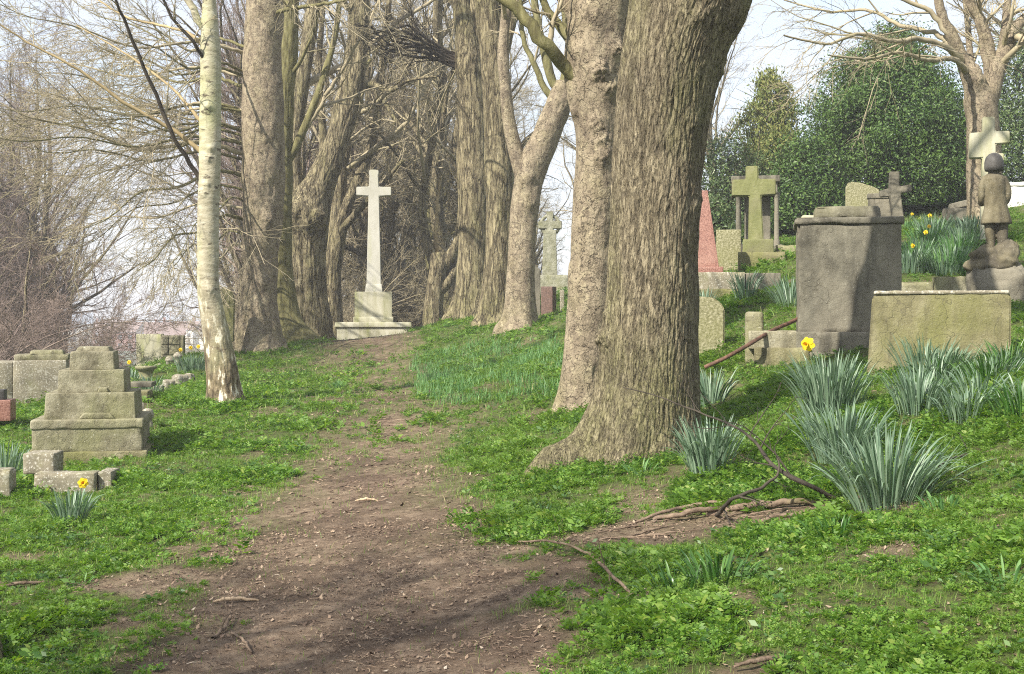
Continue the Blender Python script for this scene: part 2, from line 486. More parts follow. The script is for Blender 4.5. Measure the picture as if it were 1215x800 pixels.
M['stone_dark'] = mk_mat('stone_dark', (7, None, [(0.35, (0.035, 0.033, 0.03)), (0.65, (0.09, 0.085, 0.075))]), (), 0.6, [(40, None, 0.003)], 0.35)
M['granite_red'] = mk_mat('granite_red', (60, None, [(0.36, (0.12, 0.05, 0.037)), (0.52, (0.26, 0.125, 0.095)), (0.66, (0.35, 0.2, 0.155))]), [(2, None, 0.55, 0.75, (0.33, 0.2, 0.15), 0.5)], 0.5, [(60, None, 0.001)], 0.4)
M['plaster_white'] = mk_mat('plaster_white', (4, None, [(0.3, (0.6, 0.59, 0.54)), (0.6, (0.76, 0.75, 0.7))]), [(3, None, 0.58, 0.72, (0.45, 0.43, 0.36), 0.6)], 0.9, [(14, None, 0.03)], 0.15)
M['iron_rust'] = mk_mat('iron_rust', (20, None, [(0.35, (0.06, 0.035, 0.025)), (0.65, (0.16, 0.085, 0.055))]), (), 0.75, [(50, None, 0.003)], 0.3)
M['wood_dead'] = mk_mat('wood_dead', (14, (1, 1, 1), [(0.35, (0.085, 0.06, 0.042)), (0.65, (0.24, 0.18, 0.13))]), [(2, None, 0.55, 0.7, (0.12, 0.12, 0.04), 0.6)], 0.9, [(40, None, 0.008)], 0.15)

M['leaf_cover'] = leaf_mat('leaf_cover', [(0.0, (0.043, 0.11, 0.015)), (0.45, (0.097, 0.205, 0.025)), (0.85, (0.165, 0.29, 0.04)), (1.0, (0.26, 0.32, 0.08))], 0.4, 0.5, 0.3, patch=(0.9, (0.14, 0.235, 0.035), 0.45))
M['leaf_broad'] = leaf_mat('leaf_broad', [(0.0, (0.03, 0.08, 0.016)), (0.5, (0.055, 0.13, 0.025)), (1.0, (0.11, 0.2, 0.045))], 0.3, 0.4, 0.4)
M['leaf_grass'] = leaf_mat('leaf_grass', [(0.0, (0.08, 0.17, 0.025)), (0.6, (0.15, 0.26, 0.045)), (0.9, (0.23, 0.31, 0.08)), (1.0, (0.42, 0.37, 0.19))], 0.35, 0.5, 0.3)
M['leaf_daffodil'] = leaf_mat('leaf_daffodil', [(0.0, (0.085, 0.15, 0.09)), (0.6, (0.155, 0.235, 0.15)), (1.0, (0.23, 0.315, 0.215))], 0.22, 0.42, 0.5, tcol=(1.1, 1.3, 0.75))
M['leaf_strap'] = leaf_mat('leaf_strap', [(0.0, (0.025, 0.08, 0.014)), (0.7, (0.05, 0.13, 0.022)), (1.0, (0.1, 0.2, 0.04))], 0.25, 0.3, 0.5)
M['leaf_sward'] = leaf_mat('leaf_sward', [(0.0, (0.07, 0.17, 0.055)), (0.6, (0.13, 0.265, 0.09)), (1.0, (0.2, 0.33, 0.12))], 0.3, 0.5, 0.3, tcol=(1.2, 1.4, 0.7))
M['leaf_holly'] = leaf_mat('leaf_holly', [(0.0, (0.016, 0.04, 0.01)), (0.5, (0.045, 0.1, 0.019)), (0.9, (0.095, 0.17, 0.03)), (1.0, (0.15, 0.21, 0.05))], 0.15, 0.48, 0.35, patch=(1.1, (0.07, 0.125, 0.02), 0.6))
M['leaf_dark'] = leaf_mat('leaf_dark', [(0.0, (0.035, 0.065, 0.022)), (0.6, (0.085, 0.14, 0.042)), (1.0, (0.16, 0.21, 0.075))], 0.15, 0.4, 0.4)
M['leaf_yew'] = leaf_mat('leaf_yew', [(0.0, (0.075, 0.11, 0.03)), (0.5, (0.15, 0.185, 0.05)), (1.0, (0.28, 0.27, 0.09))], 0.2, 0.6, 0.2)
M['petal'] = leaf_mat('petal', [(0.0, (0.78, 0.56, 0.015)), (1.0, (0.85, 0.66, 0.03))], 0.3, 0.5, 0.2, tcol=(1.1, 1.0, 0.4))
M['trumpet'] = leaf_mat('trumpet', [(0.0, (0.8, 0.54, 0.012)), (1.0, (0.85, 0.6, 0.02))], 0.3, 0.5, 0.2, tcol=(1.1, 1.0, 0.4))
M['stalk'] = leaf_mat('stalk', [(0.0, (0.07, 0.15, 0.05)), (1.0, (0.1, 0.19, 0.06))], 0.1)
M['chip'] = mk_mat('chip', (20, (1, 1, 1), [(0.3, (0.3, 0.21, 0.13)), (0.7, (0.52, 0.4, 0.27))]), (), 0.85)
M['litter'] = leaf_mat('litter', [(0.0, (0.06, 0.042, 0.032)), (0.45, (0.17, 0.12, 0.088)), (0.85, (0.27, 0.2, 0.14)), (0.985, (0.36, 0.28, 0.2)), (1.0, (0.5, 0.44, 0.36))], 0.0, 0.85, 0.15)
# ------------------------------------------------------------------ the ground
_ctl = [(415, 800, 5.7), (430, 595, 10), (455, 505, 15), (450, 459, 20), (440, 432, 25), (440, 409, 31.5),
        (102, 545, 13), (85, 612, 10), (60, 587, 11.3), (265, 475, 17), (310, 412, 27), (362, 407, 31), (40, 477, 18), (190, 434, 28), (180, 500, 16), (200, 446, 24),
        (755, 547, 10.5), (640, 557, 10.2), (695, 489, 14), (617, 389, 24), (590, 384, 27), (562, 376, 30), (650, 372, 26.5), (560, 452, 19), (650, 412, 21),
        (845, 567, 9), (1050, 607, 7.5), (1215, 800, 4.5), (900, 700, 5.8), (700, 760, 5.4), (985, 490, 10), (1000, 547, 8.7), (1110, 447, 11), (960, 438, 12.8),
        (840, 421, 14), (860, 470, 12), (880, 350, 17), (895, 320, 20), (1110, 352, 14.8), (1180, 380, 15.3), (1100, 277, 22), (950, 287, 21), (1200, 266, 27),
        (1215, 480, 8.5), (1215, 600, 6.5), (1060, 256, 30)]
_C = [P(*c) for c in _ctl] + [np.array(c, float) for c in [
    (-2.2, 5.6, .02), (-3.6, 9, .02), (-10, 26, .2), (-14, 30, -1.5), (-12, 38, -2.5), (-8, 46, -1.5), (-7.5, 33, .55), (12, 30, 4.5), (6, 33, 4.1), (2, 35, 2.5), (2, 46, 2.6), (12, 46, 5),
    (18, 20, 4.8), (10, 8, 2.6), (14, 10, 3.6), (-3.5, 42, 1.0), (-3, 50, .7), (0, 1, -.12), (-3, 1, -.15), (3, 1, .5), (5, 1, 1.0), (-8, 8, -.3), (-12, 12, -.5), (-14, 20, -.4), (-16, 3, -.8), (16, 2, 3.4)]]
_C = np.array(_C)
def _ker(d2):
    return 0.5 * d2 * np.log(d2 + 1e-9)
def _fit():
    X = _C[:, :2]
    K = _ker(((X[:, None] - X[None]) ** 2).sum(-1)) + np.eye(len(X)) * 1.2
    A = np.concatenate([np.ones((len(X), 1)), X], 1)
    n = len(X)
    S = np.zeros((n + 3, n + 3)); S[:n, :n] = K; S[:n, n:] = A; S[n:, :n] = A.T
    return np.linalg.solve(S, np.concatenate([_C[:, 2], np.zeros(3)]))
_W = _fit()
def gz0(x, y):
    x = np.asarray(x, float); y = np.asarray(y, float)
    xc = np.clip(x, -17, 19); yc = np.clip(y, 0.5, 50)
    out = np.empty(xc.size); xf, yf = xc.ravel(), yc.ravel()
    for s in range(0, xf.size, 40000):
        e = s + 40000
        d2 = (xf[s:e, None] - _C[None, :, 0]) ** 2 + (yf[s:e, None] - _C[None, :, 1]) ** 2
        out[s:e] = _ker(d2) @ _W[:-3] + _W[-3] + _W[-2] * xf[s:e] + _W[-1] * yf[s:e]
    out = out.reshape(xc.shape)
    far = np.hypot(x - xc, y - yc)
    zf = -8.0 + 12.0 * sstep(-40, 25, x) * (1 - sstep(150, 500, y))
    w = sstep(0, 45, far)
    return out * (1 - w) + zf * w
_PX = np.array([[5.7, -.73, .74], [7.5, -.95, .78], [10, -1.24, .78], [12.5, -1.38, .70], [15.2, -1.54, .74], [21, -2.27, .70], [25.5, -2.9, .85], [31, -3.5, 1.0], [40, -4.2, 1.0]])
def path_d(x, y):
    """distance outside the edge of the worn path (negative on it)"""
    xc = np.interp(y, _PX[:, 0], _PX[:, 1], left=-.6); hw = np.interp(y, _PX[:, 0], _PX[:, 2])
    return np.abs(np.asarray(x) - xc) - hw
def gz(x, y):
    """height of the ground with its lumps"""
    x = np.asarray(x, float); y = np.asarray(y, float)
    w = sstep(-.3, .8, path_d(x, y))
    near = 1 - sstep(40, 60, np.abs(y))
    return gz0(x, y) + near * (n2(x, y, .9, 3.3, 2) * .035 * w + n2(x, y, 4.0, 9.1, 3) * (.010 + .018 * w))
def g1(x, y):
    return float(gz(np.array([x]), np.array([y]))[0])
def G(u, v, lo=3.0, hi=60.0):
    """where the line of sight through (u, v) first meets the ground"""
    d = np.arange(lo, hi, .02)
    x = (u - 607.5) * d / F; z = EYE - (v - HOR) * d / F
    k = np.nonzero(z <= gz0(x, d))[0]
    dd = d[k[0]] if len(k) else hi
    return np.array([(u - 607.5) * dd / F, dd, g1((u - 607.5) * dd / F, dd)])

def veg(x, y):
    """how thickly the ground is grown over, 0 bare soil .. 1 green"""
    x = np.asarray(x, float); y = np.asarray(y, float)
    d = path_d(x, y)
    n = n2(x, y, 1.1, 1.0, 3); nf = n2(x, y, 3.6, 5.0, 2)
    left = x < np.interp(y, _PX[:, 0], _PX[:, 1])
    soft = np.where(left, .75 - .4 * sstep(9.5, 12.5, y), .35)
    v = sstep(-.25, 1.0, (d + .5 * n * np.where(left, .9, .5) + .16 * nf) / soft)
    # the middle distance of the path is half grown over
    v = np.maximum(v, .62 * sstep(11, 15.5, y) * (1 - sstep(24, 29, y)) * sstep(-.3, .3, nf + .5 * n + .25 * sstep(-.5, .2, d)))
    # bare strip below the fallen wood, scraped patches
    for (cx, cy, rx, ry, rot, amt) in [(1.0, 7.75, 1.3, .36, .02, 1), (.12, 6.9, .55, .55, 0, .85), (-2.1, 7.55, .62, .32, -.1, .9), (1.25, 9.35, .55, .22, .1, .7), (-.2, 6.0, .6, .35, 0, .8), (-1.9, 9.3, .5, .3, 0, .6), (-5.0, 12.2, .25, .4, 0, .8)]:
        dx, dy = x - cx, y - cy
        a = dx * math.cos(rot) + dy * math.sin(rot); b = -dx * math.sin(rot) + dy * math.cos(rot)
        e = np.sqrt((a / rx) ** 2 + (b / ry) ** 2) + .45 * nf
        v = v * (1 - amt * (1 - sstep(.6, 1.15, e)))
    v = v * (1 - .8 * sstep(.3, .52, n2(x, y, 1.7, 21.0, 3)))
    return np.clip(v, 0, 1)

def _axis(lo, hi, step, far_lo, far_hi, k=1.16):
    a = list(np.arange(lo, hi + 1e-6, step))
    s = step; v = a[-1]
    while v < far_hi: s *= k; v += s; a.append(v)
    s = step; v = a[0]; pre = []
    while v > far_lo: s *= k; v -= s; pre.append(v)
    return np.array(pre[::-1] + a)
ax_ = _axis(-9, 11, .07, -2500, 2500)
ay_ = _axis(3.5, 36, .07, -300, 4500)
GX, GY = np.meshgrid(ax_, ay_, indexing='ij')
GZ = gz(GX, GY)
gb = Buf()
gb.add(np.stack([GX, GY, GZ], -1), grid_quads(*GX.shape)[:, ::-1])
gm = bpy.data.materials.new('earth')
gm.use_nodes = True
_nt = gm.node_tree
_b = _nt.nodes['Principled BSDF']
_b.inputs['Roughness'].default_value = .95
_b.inputs['Specular IOR Level'].default_value = .1
_at = _nt.nodes.new('ShaderNodeAttribute'); _at.attribute_name = 'growth'
_n1 = _noise(_nt, 9, 6, .65)
_r1 = _ramp(_nt, [(.3, (.08, .056, .039)), (.5, (.185, .135, .094)), (.68, (.3, .228, .162))])
_nt.links.new(_n1.outputs['Fac'], _r1.inputs['Fac'])
_n3 = _noise(_nt, 70, 3, .6)
_r3 = _ramp(_nt, [(.52, (0, 0, 0)), (.66, (.6, .6, .6))])
_nt.links.new(_n3.outputs['Fac'], _r3.inputs['Fac'])
_c1 = _mix(_nt, _r3.outputs['Color'], _r1.outputs['Color'], (.27, .205, .15))
_n2 = _noise(_nt, 22, 5, .7)
_r2 = _ramp(_nt, [(.34, (.05, .045, .02)), (.48, (.05, .085, .018)), (.62, (.105, .15, .03)), (.8, (.17, .18, .06))])
_nt.links.new(_n2.outputs['Fac'], _r2.inputs['Fac'])
_n5 = _noise(_nt, 1.1, 4, .6)
_r5 = _ramp(_nt, [(.45, (0, 0, 0)), (.62, (.6, .6, .6))])
_nt.links.new(_n5.outputs['Fac'], _r5.inputs['Fac'])
_c1 = _mix(_nt, _r5.outputs['Color'], _c1, (.075, .052, .037))
_nt.links.new(_mix(_nt, _at.outputs['Fac'], _c1, _r2.outputs['Color']), _b.inputs['Base Color'])
_n4 = _noise(_nt, 40, 6, .7)
_bp = _nt.nodes.new('ShaderNodeBump'); _bp.inputs['Distance'].default_value = .03
_nt.links.new(_n4.outputs['Fac'], _bp.inputs['Height'])
_nt.links.new(_bp.outputs['Normal'], _b.inputs['Normal'])
ground = gb.build('ground', gm)
tag(ground, 'sloping cemetery ground of bare mulch path and mossy green earth', 'ground', kind='structure')
_a = ground.data.attributes.new('growth', 'FLOAT', 'POINT')
_gv = np.where((np.abs(GX) < 30) & (GY < 60) & (GY > -5), veg(GX, GY), 1.0)
_d = path_d(GX, GY)
_film = .6 * sstep(-.75, .35, _d + .45 * n2(GX, GY, 1.3, 61, 3)) * sstep(6.5, 10.5, GY)
_film = np.maximum(_film, .5 * sstep(-.1, .3, n2(GX, GY, 1.0, 64, 3)) * sstep(11, 16, GY) * (1 - sstep(26, 30, GY)))
_gv = np.maximum(_gv, np.where((np.abs(GX) < 30) & (GY < 60) & (GY > -5), _film, 0))
_a.data.foreach_set('value', (_gv * .85).astype(np.float32).ravel())

# ------------------------------------------------------------------ ground cover
def scatter(n, rng, x0, x1, y0, y1, dens):
    x = rng.uniform(x0, x1, n); y = rng.uniform(y0, y1, n)
    k = rng.random(n) < dens(x, y)
    return x[k], y[k]
def in_view(x, y, m=1.3):
    return np.abs(x) < .43 * y + m
def fronds(x, y, z, size, rng, nf=7, nl=7, flat=.8):
    """low ferny plants: nf fronds of nl leaflets each, as rhombic quads"""
    n = len(x)
    az = rng.uniform(0, 2 * PI, (n, nf)); el = rng.uniform(.25, 1.25, (n, nf)) * flat + .1
    L = size[:, None] * rng.uniform(.6, 1.2, (n, nf))
    d = np.stack([np.cos(az) * np.cos(el), np.sin(az) * np.cos(el), np.sin(el)], -1)
    sd = np.stack([-np.sin(az), np.cos(az), np.zeros_like(az)], -1)
    upn = np.cross(d, sd) * -1
    t = np.linspace(.3, 1, nl)
    side = np.where(np.arange(nl) % 2 == 0, 1.0, -1.0)
    w = (1.15 - t) * .52 + .08
    droop = -(t ** 2) * .22
    base = np.stack([x, y, z], -1)[:, None, None, :] + d[:, :, None, :] * (L[:, :, None] * t)[..., None]
    base[..., 2] += L[:, :, None] * droop
    ld = unit(d[:, :, None, :] * .45 + sd[:, :, None, :] * side[None, None, :, None] + upn[:, :, None, :] * rng.uniform(-.5, .35, (n, nf, nl))[..., None])
    lw = unit(np.cross(ld, upn[:, :, None, :] + rng.normal(size=(n, nf, nl, 3)) * .3))
    ll = (L[:, :, None] * w * .75)[..., None]
    ll = ll * rng.uniform(.7, 1.3, (n, nf, nl, 1))
    q0 = base; q2 = base + ld * ll
    mid = base + ld * ll * .5
    q1 = mid + lw * ll * .24; q3 = mid - lw * ll * .24
    V = np.stack([q0, q1, q2, q3], -2).reshape(-1, 3)
    return V, np.arange(len(V)).reshape(-1, 4)
def blades(x, y, z, h, w, rng, bend=.5, N=3):
    n = len(x)
    az = rng.uniform(0, 2 * PI, n); fa = az + rng.uniform(-.9, .9, n) + PI / 2
    out = np.stack([np.cos(az), np.sin(az)], -1); wd = np.stack([np.cos(fa), np.sin(fa), np.zeros(n)], -1)
    lean = rng.uniform(.05, 1, n) * bend
    rows = []
    for k in range(N):
        t = k / (N - 1)
        c = np.stack([x, y, z], -1).copy()
        c[:, :2] += out * (lean * h * t ** 1.6)[:, None]
        c[:, 2] += h * (t - .35 * lean * t * t)
        ww = (w * (1 - .9 * t ** 1.5))[:, None] * wd
        rows.append(np.stack([c - ww, c + ww], 1))
    V = np.stack(rows, 1)
    idx = np.arange(n * N * 2).reshape(n, N, 2)
    q = np.stack([idx[:, :-1, 0], idx[:, :-1, 1], idx[:, 1:, 1], idx[:, 1:, 0]], -1)
    return V.reshape(-1, 3), q.reshape(-1, 4)

_r = np.random.default_rng(11)
cover = Buf()
def _lush(x, y):
    return veg(x, y) ** 1.5 * (.35 + .65 * sstep(-.35, .25, n2(x, y, 1.7, 40, 2)))
for (y0, y1, cnt, s0, s1, nf, nl) in [(3.6, 7.5, 14000, .045, .12, 8, 8), (7.5, 12, 23000, .05, .13, 7, 7), (12, 20, 23000, .06, .16, 6, 6), (20, 33, 24000, .08, .2, 5, 5)]:
    xm = .43 * y1 + 1.4
    x, y = scatter(int(cnt * 1.5), _r, -xm, xm, y0, y1, lambda a, b: _lush(a, b) * in_view(a, b))
    size = _r.uniform(s0, s1, len(x)) * (.55 + .85 * sstep(-.3, .5, n2(x, y, .9, 60, 2)))
    cover.add(*fronds(x, y, gz(x, y) - .005, size, _r, nf, nl))
tag(cover.build('ground_cover', M['leaf_cover'], smooth=False), 'low ferny green weeds covering the banks beside the path', 'ground cover', kind='stuff')
broad = Buf()
for (y0, y1, cnt, s0, s1) in [(3.6, 9, 5600, .05, .12), (9, 18, 7000, .06, .14), (18, 33, 5000, .08, .18)]:
    xm = .43 * y1 + 1.4
    x, y = scatter(cnt, _r, -xm, xm, y0, y1, lambda a, b: veg(a, b) ** 2 * in_view(a, b) * (.04 + .96 * sstep(.1, .4, n2(a, b, 1.3, 150, 3))))
    broad.add(*fronds(x, y, gz(x, y) + .01, _r.uniform(s0, s1, len(x)), _r, 6, 3, .75))
tag(broad.build('broad_weeds', M['leaf_broad'], smooth=False), 'patches of darker broad-leaved weeds among the ferny ground cover', 'weeds', kind='stuff')
def skirt(cx, cy, r0, r1, n, a0=-PI, a1=0.0):
    'weeds gathered round a foot'
    a = _r.uniform(a0, a1, n); r = _r.uniform(r0, r1, n)
    x = cx + np.cos(a) * r; y = cy + np.sin(a) * r
    return fronds(x, y, gz(x, y), _r.uniform(.06, .15, n), _r, 7, 7, 1.0)
sk = Buf()
for c in [(1.03, 10.5, .45, .8, 130), (.5, 10.3, .1, .45, 70), (.82, 14, .3, .6, 70), (-3.9, 17, .2, .45, 50), (.15, 24, .3, .7, 60), (-.28, 27, .3, .8, 60), (-5.4, 27, .5, 1.0, 90), (-4.4, 13.2, .5, 1.0, 60), (3.4, 12.7, .8, 1.3, 60), (3.8, 11.3, .4, .9, 60), (2.3, 14, .2, .5, 40)]:
    sk.add(*skirt(*c))
tag(sk.build('weeds', M['leaf_cover'], smooth=False), 'taller weeds gathered round the feet of trunks and stones', 'weeds', kind='stuff')
grass = Buf()
for (y0, y1, cnt, h0, h1, w) in [(3.6, 8, 170000, .012, .055, .0014), (8, 14, 170000, .02, .08, .0022), (14, 34, 130000, .04, .13, .0048)]:
    xm = .43 * y1 + 1.4
    x, y = scatter(cnt, _r, -xm, xm, y0, y1, lambda a, b: (.05 + .95 * sstep(.03, .5, veg(a, b) + .35 * sstep(-.6, .3, path_d(a, b)) * sstep(7, 11, b))) * in_view(a, b) * (.12 + .88 * sstep(-.2, .3, n2(a, b, 2.3, 77, 2))))
    h = _r.uniform(h0, h1, len(x))
    grass.add(*blades(x, y, gz(x, y) - .004, h, np.full(len(x), w), _r, 1.0))
tag(grass.build('grass', M['leaf_grass'], smooth=False), 'short thin grass growing through the weeds and along the path edges', 'grass', kind='stuff')
# litter of chips, twig ends and old leaves on the bare soil
lit = Buf()
for (y0, y1, cnt, l0, l1, r0) in [(3.6, 9, 75000, .008, .06, .0015), (9, 18, 34000, .015, .1, .0026), (18, 33, 12000, .03, .13, .005)]:
    xm = .43 * y1 + 1.4
    x, y = scatter(cnt, _r, -xm, xm, y0, y1, lambda a, b: (1 - .88 * veg(a, b)) * in_view(a, b) * (.3 + .7 * sstep(-.2, .3, n2(a, b, 2, 90, 2))))
    n = len(x); L = _r.uniform(l0, l1, n) * _r.random(n) ** .6
    az = np.where(_r.random(n) < .75, _r.normal(0, .5, n), _r.uniform(0, PI, n))
    d = np.stack([np.cos(az), np.sin(az), _r.normal(0, .12, n)], -1)
    p = np.stack([x, y, gz(x, y) + .003], -1)
    rr = r0 * _r.uniform(.5, 1.8, n)
    Q = np.stack([p - d * L[:, None] / 2, p + np.array([0, 0, .004]) + _r.normal(size=(n, 3)) * .003, p + d * L[:, None] / 2], 1)
    R = np.stack([rr * .7, rr, rr * .5], 1)
    lit.add(*tubes(Q, R, 4))
    # leaf fragments
    k = _r.random(n) < .3
    m = k.sum(); pp = p[k] + _r.normal(size=(m, 3)) * [.05, .05, 0]
    pp[:, 2] = gz(pp[:, 0], pp[:, 1]) + .008
    s = _r.uniform(.005, .017, m)[:, None] * (1 + (y0 > 8) * .6 + (y0 > 17) * .9)
    a = _r.uniform(0, PI, m)
    e1 = np.stack([np.cos(a), np.sin(a), _r.normal(0, .35, m)], -1); e2 = np.stack([-np.sin(a), np.cos(a), _r.normal(0, .35, m)], -1)
    V = np.stack([pp - e1 * s, pp + e2 * s * .6, pp + e1 * s + [0, 0, .006], pp - e2 * s * .6], 1).reshape(-1, 3)
    lit.add(V, np.arange(len(V)).reshape(-1, 4))
tag(lit.build('leaf_litter', M['litter'], smooth=False), 'wood chips, twig ends and dead leaves strewn over the mulch path', 'leaf litter', kind='stuff')
# ------------------------------------------------------------------ trees of the avenue
def px(n, d): return n * d / F

def trunk_mesh(pts, rad, z0, seg, ring, kind='plane', lobes=(), burls=(), seed=0.0, amp=1.0, flut=0.04, top=True):
    """a trunk swept along pts with bark relief, root flare and burls, in world space"""
    L = np.linalg.norm(np.diff(np.asarray(pts), axis=0), axis=1).sum()
    C, R, S = spline(pts, rad, max(12, int(L / ring)))
    T = unit(np.gradient(C, axis=0))
    e1 = np.empty_like(C); e = np.array([1.0, 0, 0])
    for k in range(len(C)):
        e = e - T[k] * (e @ T[k]); e /= np.linalg.norm(e); e1[k] = e
    e2 = np.cross(T, e1)
    th = np.arange(seg) * 2 * PI / seg
    H = np.maximum(C[:, 2] - z0, -.35)
    rr = np.repeat(R[:, None], seg, 1)
    mul = np.ones_like(rr)
    for (ang, wid, fac, hs) in lobes:
        da = (th - ang + PI) % (2 * PI) - PI
        mul += fac * np.exp(-(da / wid) ** 2)[None, :] * np.exp(-np.where(H > 0, H / hs, np.maximum(H, -.3) / (hs * 5)))[:, None]
    q = np.stack([np.cos(th)[None] * rr, np.sin(th)[None] * rr, np.repeat(S[:, None], seg, 1)], -1) + seed
    fl = noise(q * np.array([3.0, 3.0, .55]) / max(R.max(), .2) * .45)
    d = rr * flut * fl * 2
    if kind == 'ridged':
        w_ = noise(q * np.array([4, 4, 2.0]) + 2)[..., None] * np.array([.02, .02, 0])
        a = fbm((q + w_) * np.array([21, 21, 3.6]), 3); b = fbm(q * np.array([46, 46, 10.0]) + 5, 2)
        d += amp * (.020 * (.5 - np.abs(a)) + .008 * (.4 - np.abs(b)) + .02 * noise(q * 2.2))
    elif kind == 'plane':
        d += amp * (.022 * noise(q * 1.9) + .012 * noise(q * np.array([5, 5, 2.6])) - .014 * sstep(.42, .6, noise(q * np.array([6, 6, 4]) + 9)) + .004 * fbm(q * 14, 2))
    elif kind == 'olive':
        a = fbm(q * np.array([9, 9, 1.4]), 3)
        d += amp * (.022 * (.5 - np.abs(a)) + .03 * noise(q * np.array([2, 2, 1.2])))
    elif kind == 'birch':
        f = 1 - sstep(.35, 1.3, H)
        a = fbm(q * np.array([16, 16, 4.0]), 3)
        d += f[:, None] * .022 * (.5 - np.abs(a)) + .006 * noise(q * 5) + .003 * noise(q * np.array([8, 8, 30]))
    V = C[:, None, :] + (rr * mul + d)[..., None] * (np.cos(th)[None, :, None] * e1[:, None, :] + np.sin(th)[None, :, None] * e2[:, None, :])
    N = unit(V - C[:, None, :])
    for (bz, bang, br, ba) in burls:
        k = int(np.argmin(np.abs(C[:, 2] - bz)))
        j = int(round((bang % (2 * PI)) / (2 * PI) * seg)) % seg
        bp = V[k, j].copy()
        ds = np.linalg.norm(V - bp, axis=2)
        V += N * (ba * np.exp(-(ds / br) ** 2) * (1 + .45 * noise(V * 9.0 / max(br * 4, .3) + 3)) )[..., None]
        V += N * (ba * .22 * np.exp(-(ds / (br * 1.1)) ** 2) * fbm(V * 22, 2))[..., None]
    quads = grid_quads(len(C), seg, True)
    v = V.reshape(-1, 3)
    tris = []
    if top:
        v = np.concatenate([v, [C[-1]]])
        b = (len(C) - 1) * seg
        tris = [(b + k, b + (k + 1) % seg, len(v) - 1) for k in range(seg)]
    return v, quads, tris

def prof(d, rows, dd=0.0):
    """rows (u, v, half width in px[, depth offset]) -> points, radii"""
    pts = [P(r[0], r[1], d + (r[3] if len(r) > 3 else 0) + dd) for r in rows]
    return np.array(pts), np.array([px(r[2], d) for r in rows])

class Tree:
    def __init__(self, name, label, d, base_uv, group=None, cat='tree'):
        b = P(base_uv[0], base_uv[1], d)
        self.base = np.array([b[0], b[1], g1(b[0], b[1])])
        self.d = d
        self.o = thing(name, label, cat, self.base, 0, group)
        self.limbs = []
        self.lr = []
        self.high = []
        self.hr = []
    def trunk(self, rows, seg, ring, kind, mat, name='trunk', foot=.35, **kw):
        p, r = prof(self.d, rows)
        if foot:                                   # carry the trunk down into the ground
            k = p[0].copy(); k[2] = self.base[2] - foot
            if p[0][2] > k[2] + .1:
                p = np.concatenate([[k], p]); r = np.concatenate([[r[0] * 1.04], r])
        v, q, t = trunk_mesh(p, r, self.base[2], seg, ring, kind, **kw)
        o = Buf().add(v - self.base, q, t).build(name, mat, self.o)
        C, R, S = spline(p, r, 40)
        return o, C, R
    def limb(self, rows, mat, sides=10, n=None, name='limb', sprout=True, kind='plane'):
        p, r = prof(self.d, rows)
        if r.max() > .09:
            v, q, t = trunk_mesh(p, r, -99, max(sides, 24), .05, kind, amp=.5, flut=.03, seed=len(self.limbs) * 3.3)
            o = Buf().add(v - self.base, q, t).build(name, mat, self.o)
        else:
            C, R, S = spline(p, r, n or max(10, int(np.linalg.norm(np.diff(p, axis=0), axis=1).sum() / .12)))
            C[1:-1] += RNG.normal(size=C[1:-1].shape) * R[1:-1, None] * .25
            o = Buf().add(*tubes(C[None] - self.base, R[None], sides)).build(name, mat, self.o)
        if sprout:
            C, R, S = spline(p, r, 24)
            self.limbs.append(C); self.lr.append(R)
        return o
    def auto_limbs(self, C, R, n, rng, t0, t1, ang, ln, mat, rr=.45, up=.06, bias=None, sides=8):
        Q, RR = grow(C[None], R[None], n, rng, t0, t1, ang, ln, rr, N=10, wander=.1, up=up, absl=1.0, fall=.2, bias=bias)
        for k in range(len(Q)):
            c, r, s = spline(Q[k], RR[k], 24)
            Buf().add(*tubes(c[None] - self.base, r[None], sides)).build('limb', mat, self.o)
            self.high.append(c); self.hr.append(r)
    def twigs(self, mat, rng, n1=6, n2=6, n3=6, l1=(.35, .6), l2=(.35, .6), l3=(.3, .6), a=(.5, 1.0), up=.02, wander=.14, minr=.004, r1=.5, bias=None, t0=.25, fine=True):
        b = Buf()
        if self.high:
            A, RA = grow(np.stack(self.high), np.stack(self.hr), 4, rng, .3, 1, (.5, 1), (.3, .55), .5, N=7, wander=wander, up=.02, minr=minr * 1.6)
            b.add(*tubes(A - self.base, RA, 4))
            A, RA = grow(A, RA, 4, rng, .2, 1, (.5, 1), (.3, .6), .55, N=5, wander=wander, up=.02, minr=minr)
            b.add(*tubes(A - self.base, RA, 3))
        if not self.limbs:
            return tag(b.build('crown', mat, self.o), kind='stuff')
        Pt = np.stack(self.limbs); R = np.stack(self.lr)
        A, RA = grow(Pt, R, n1, rng, t0, 1, a, l1, r1, N=8, wander=wander, up=up, minr=minr * 2.2, bias=bias)
        b.add(*tubes(A - self.base, RA, 5))
        B_, RB = grow(A, RA, n2, rng, .15, 1, a, l2, .55, N=6, wander=wander, up=up, minr=minr * 1.3, bias=bias)
        b.add(*tubes(B_ - self.base, RB, 4))
        if fine:
            C_, RC = grow(B_, RB, n3, rng, .1, 1, a, l3, .6, N=4, wander=wander, up=up, minr=minr, bias=bias)
            b.add(*tubes(C_ - self.base, RC, 3))
        o = b.build('crown', mat, self.o)
        tag(o, kind='stuff')
        return o

rt = np.random.default_rng(21)
AVENUE = None
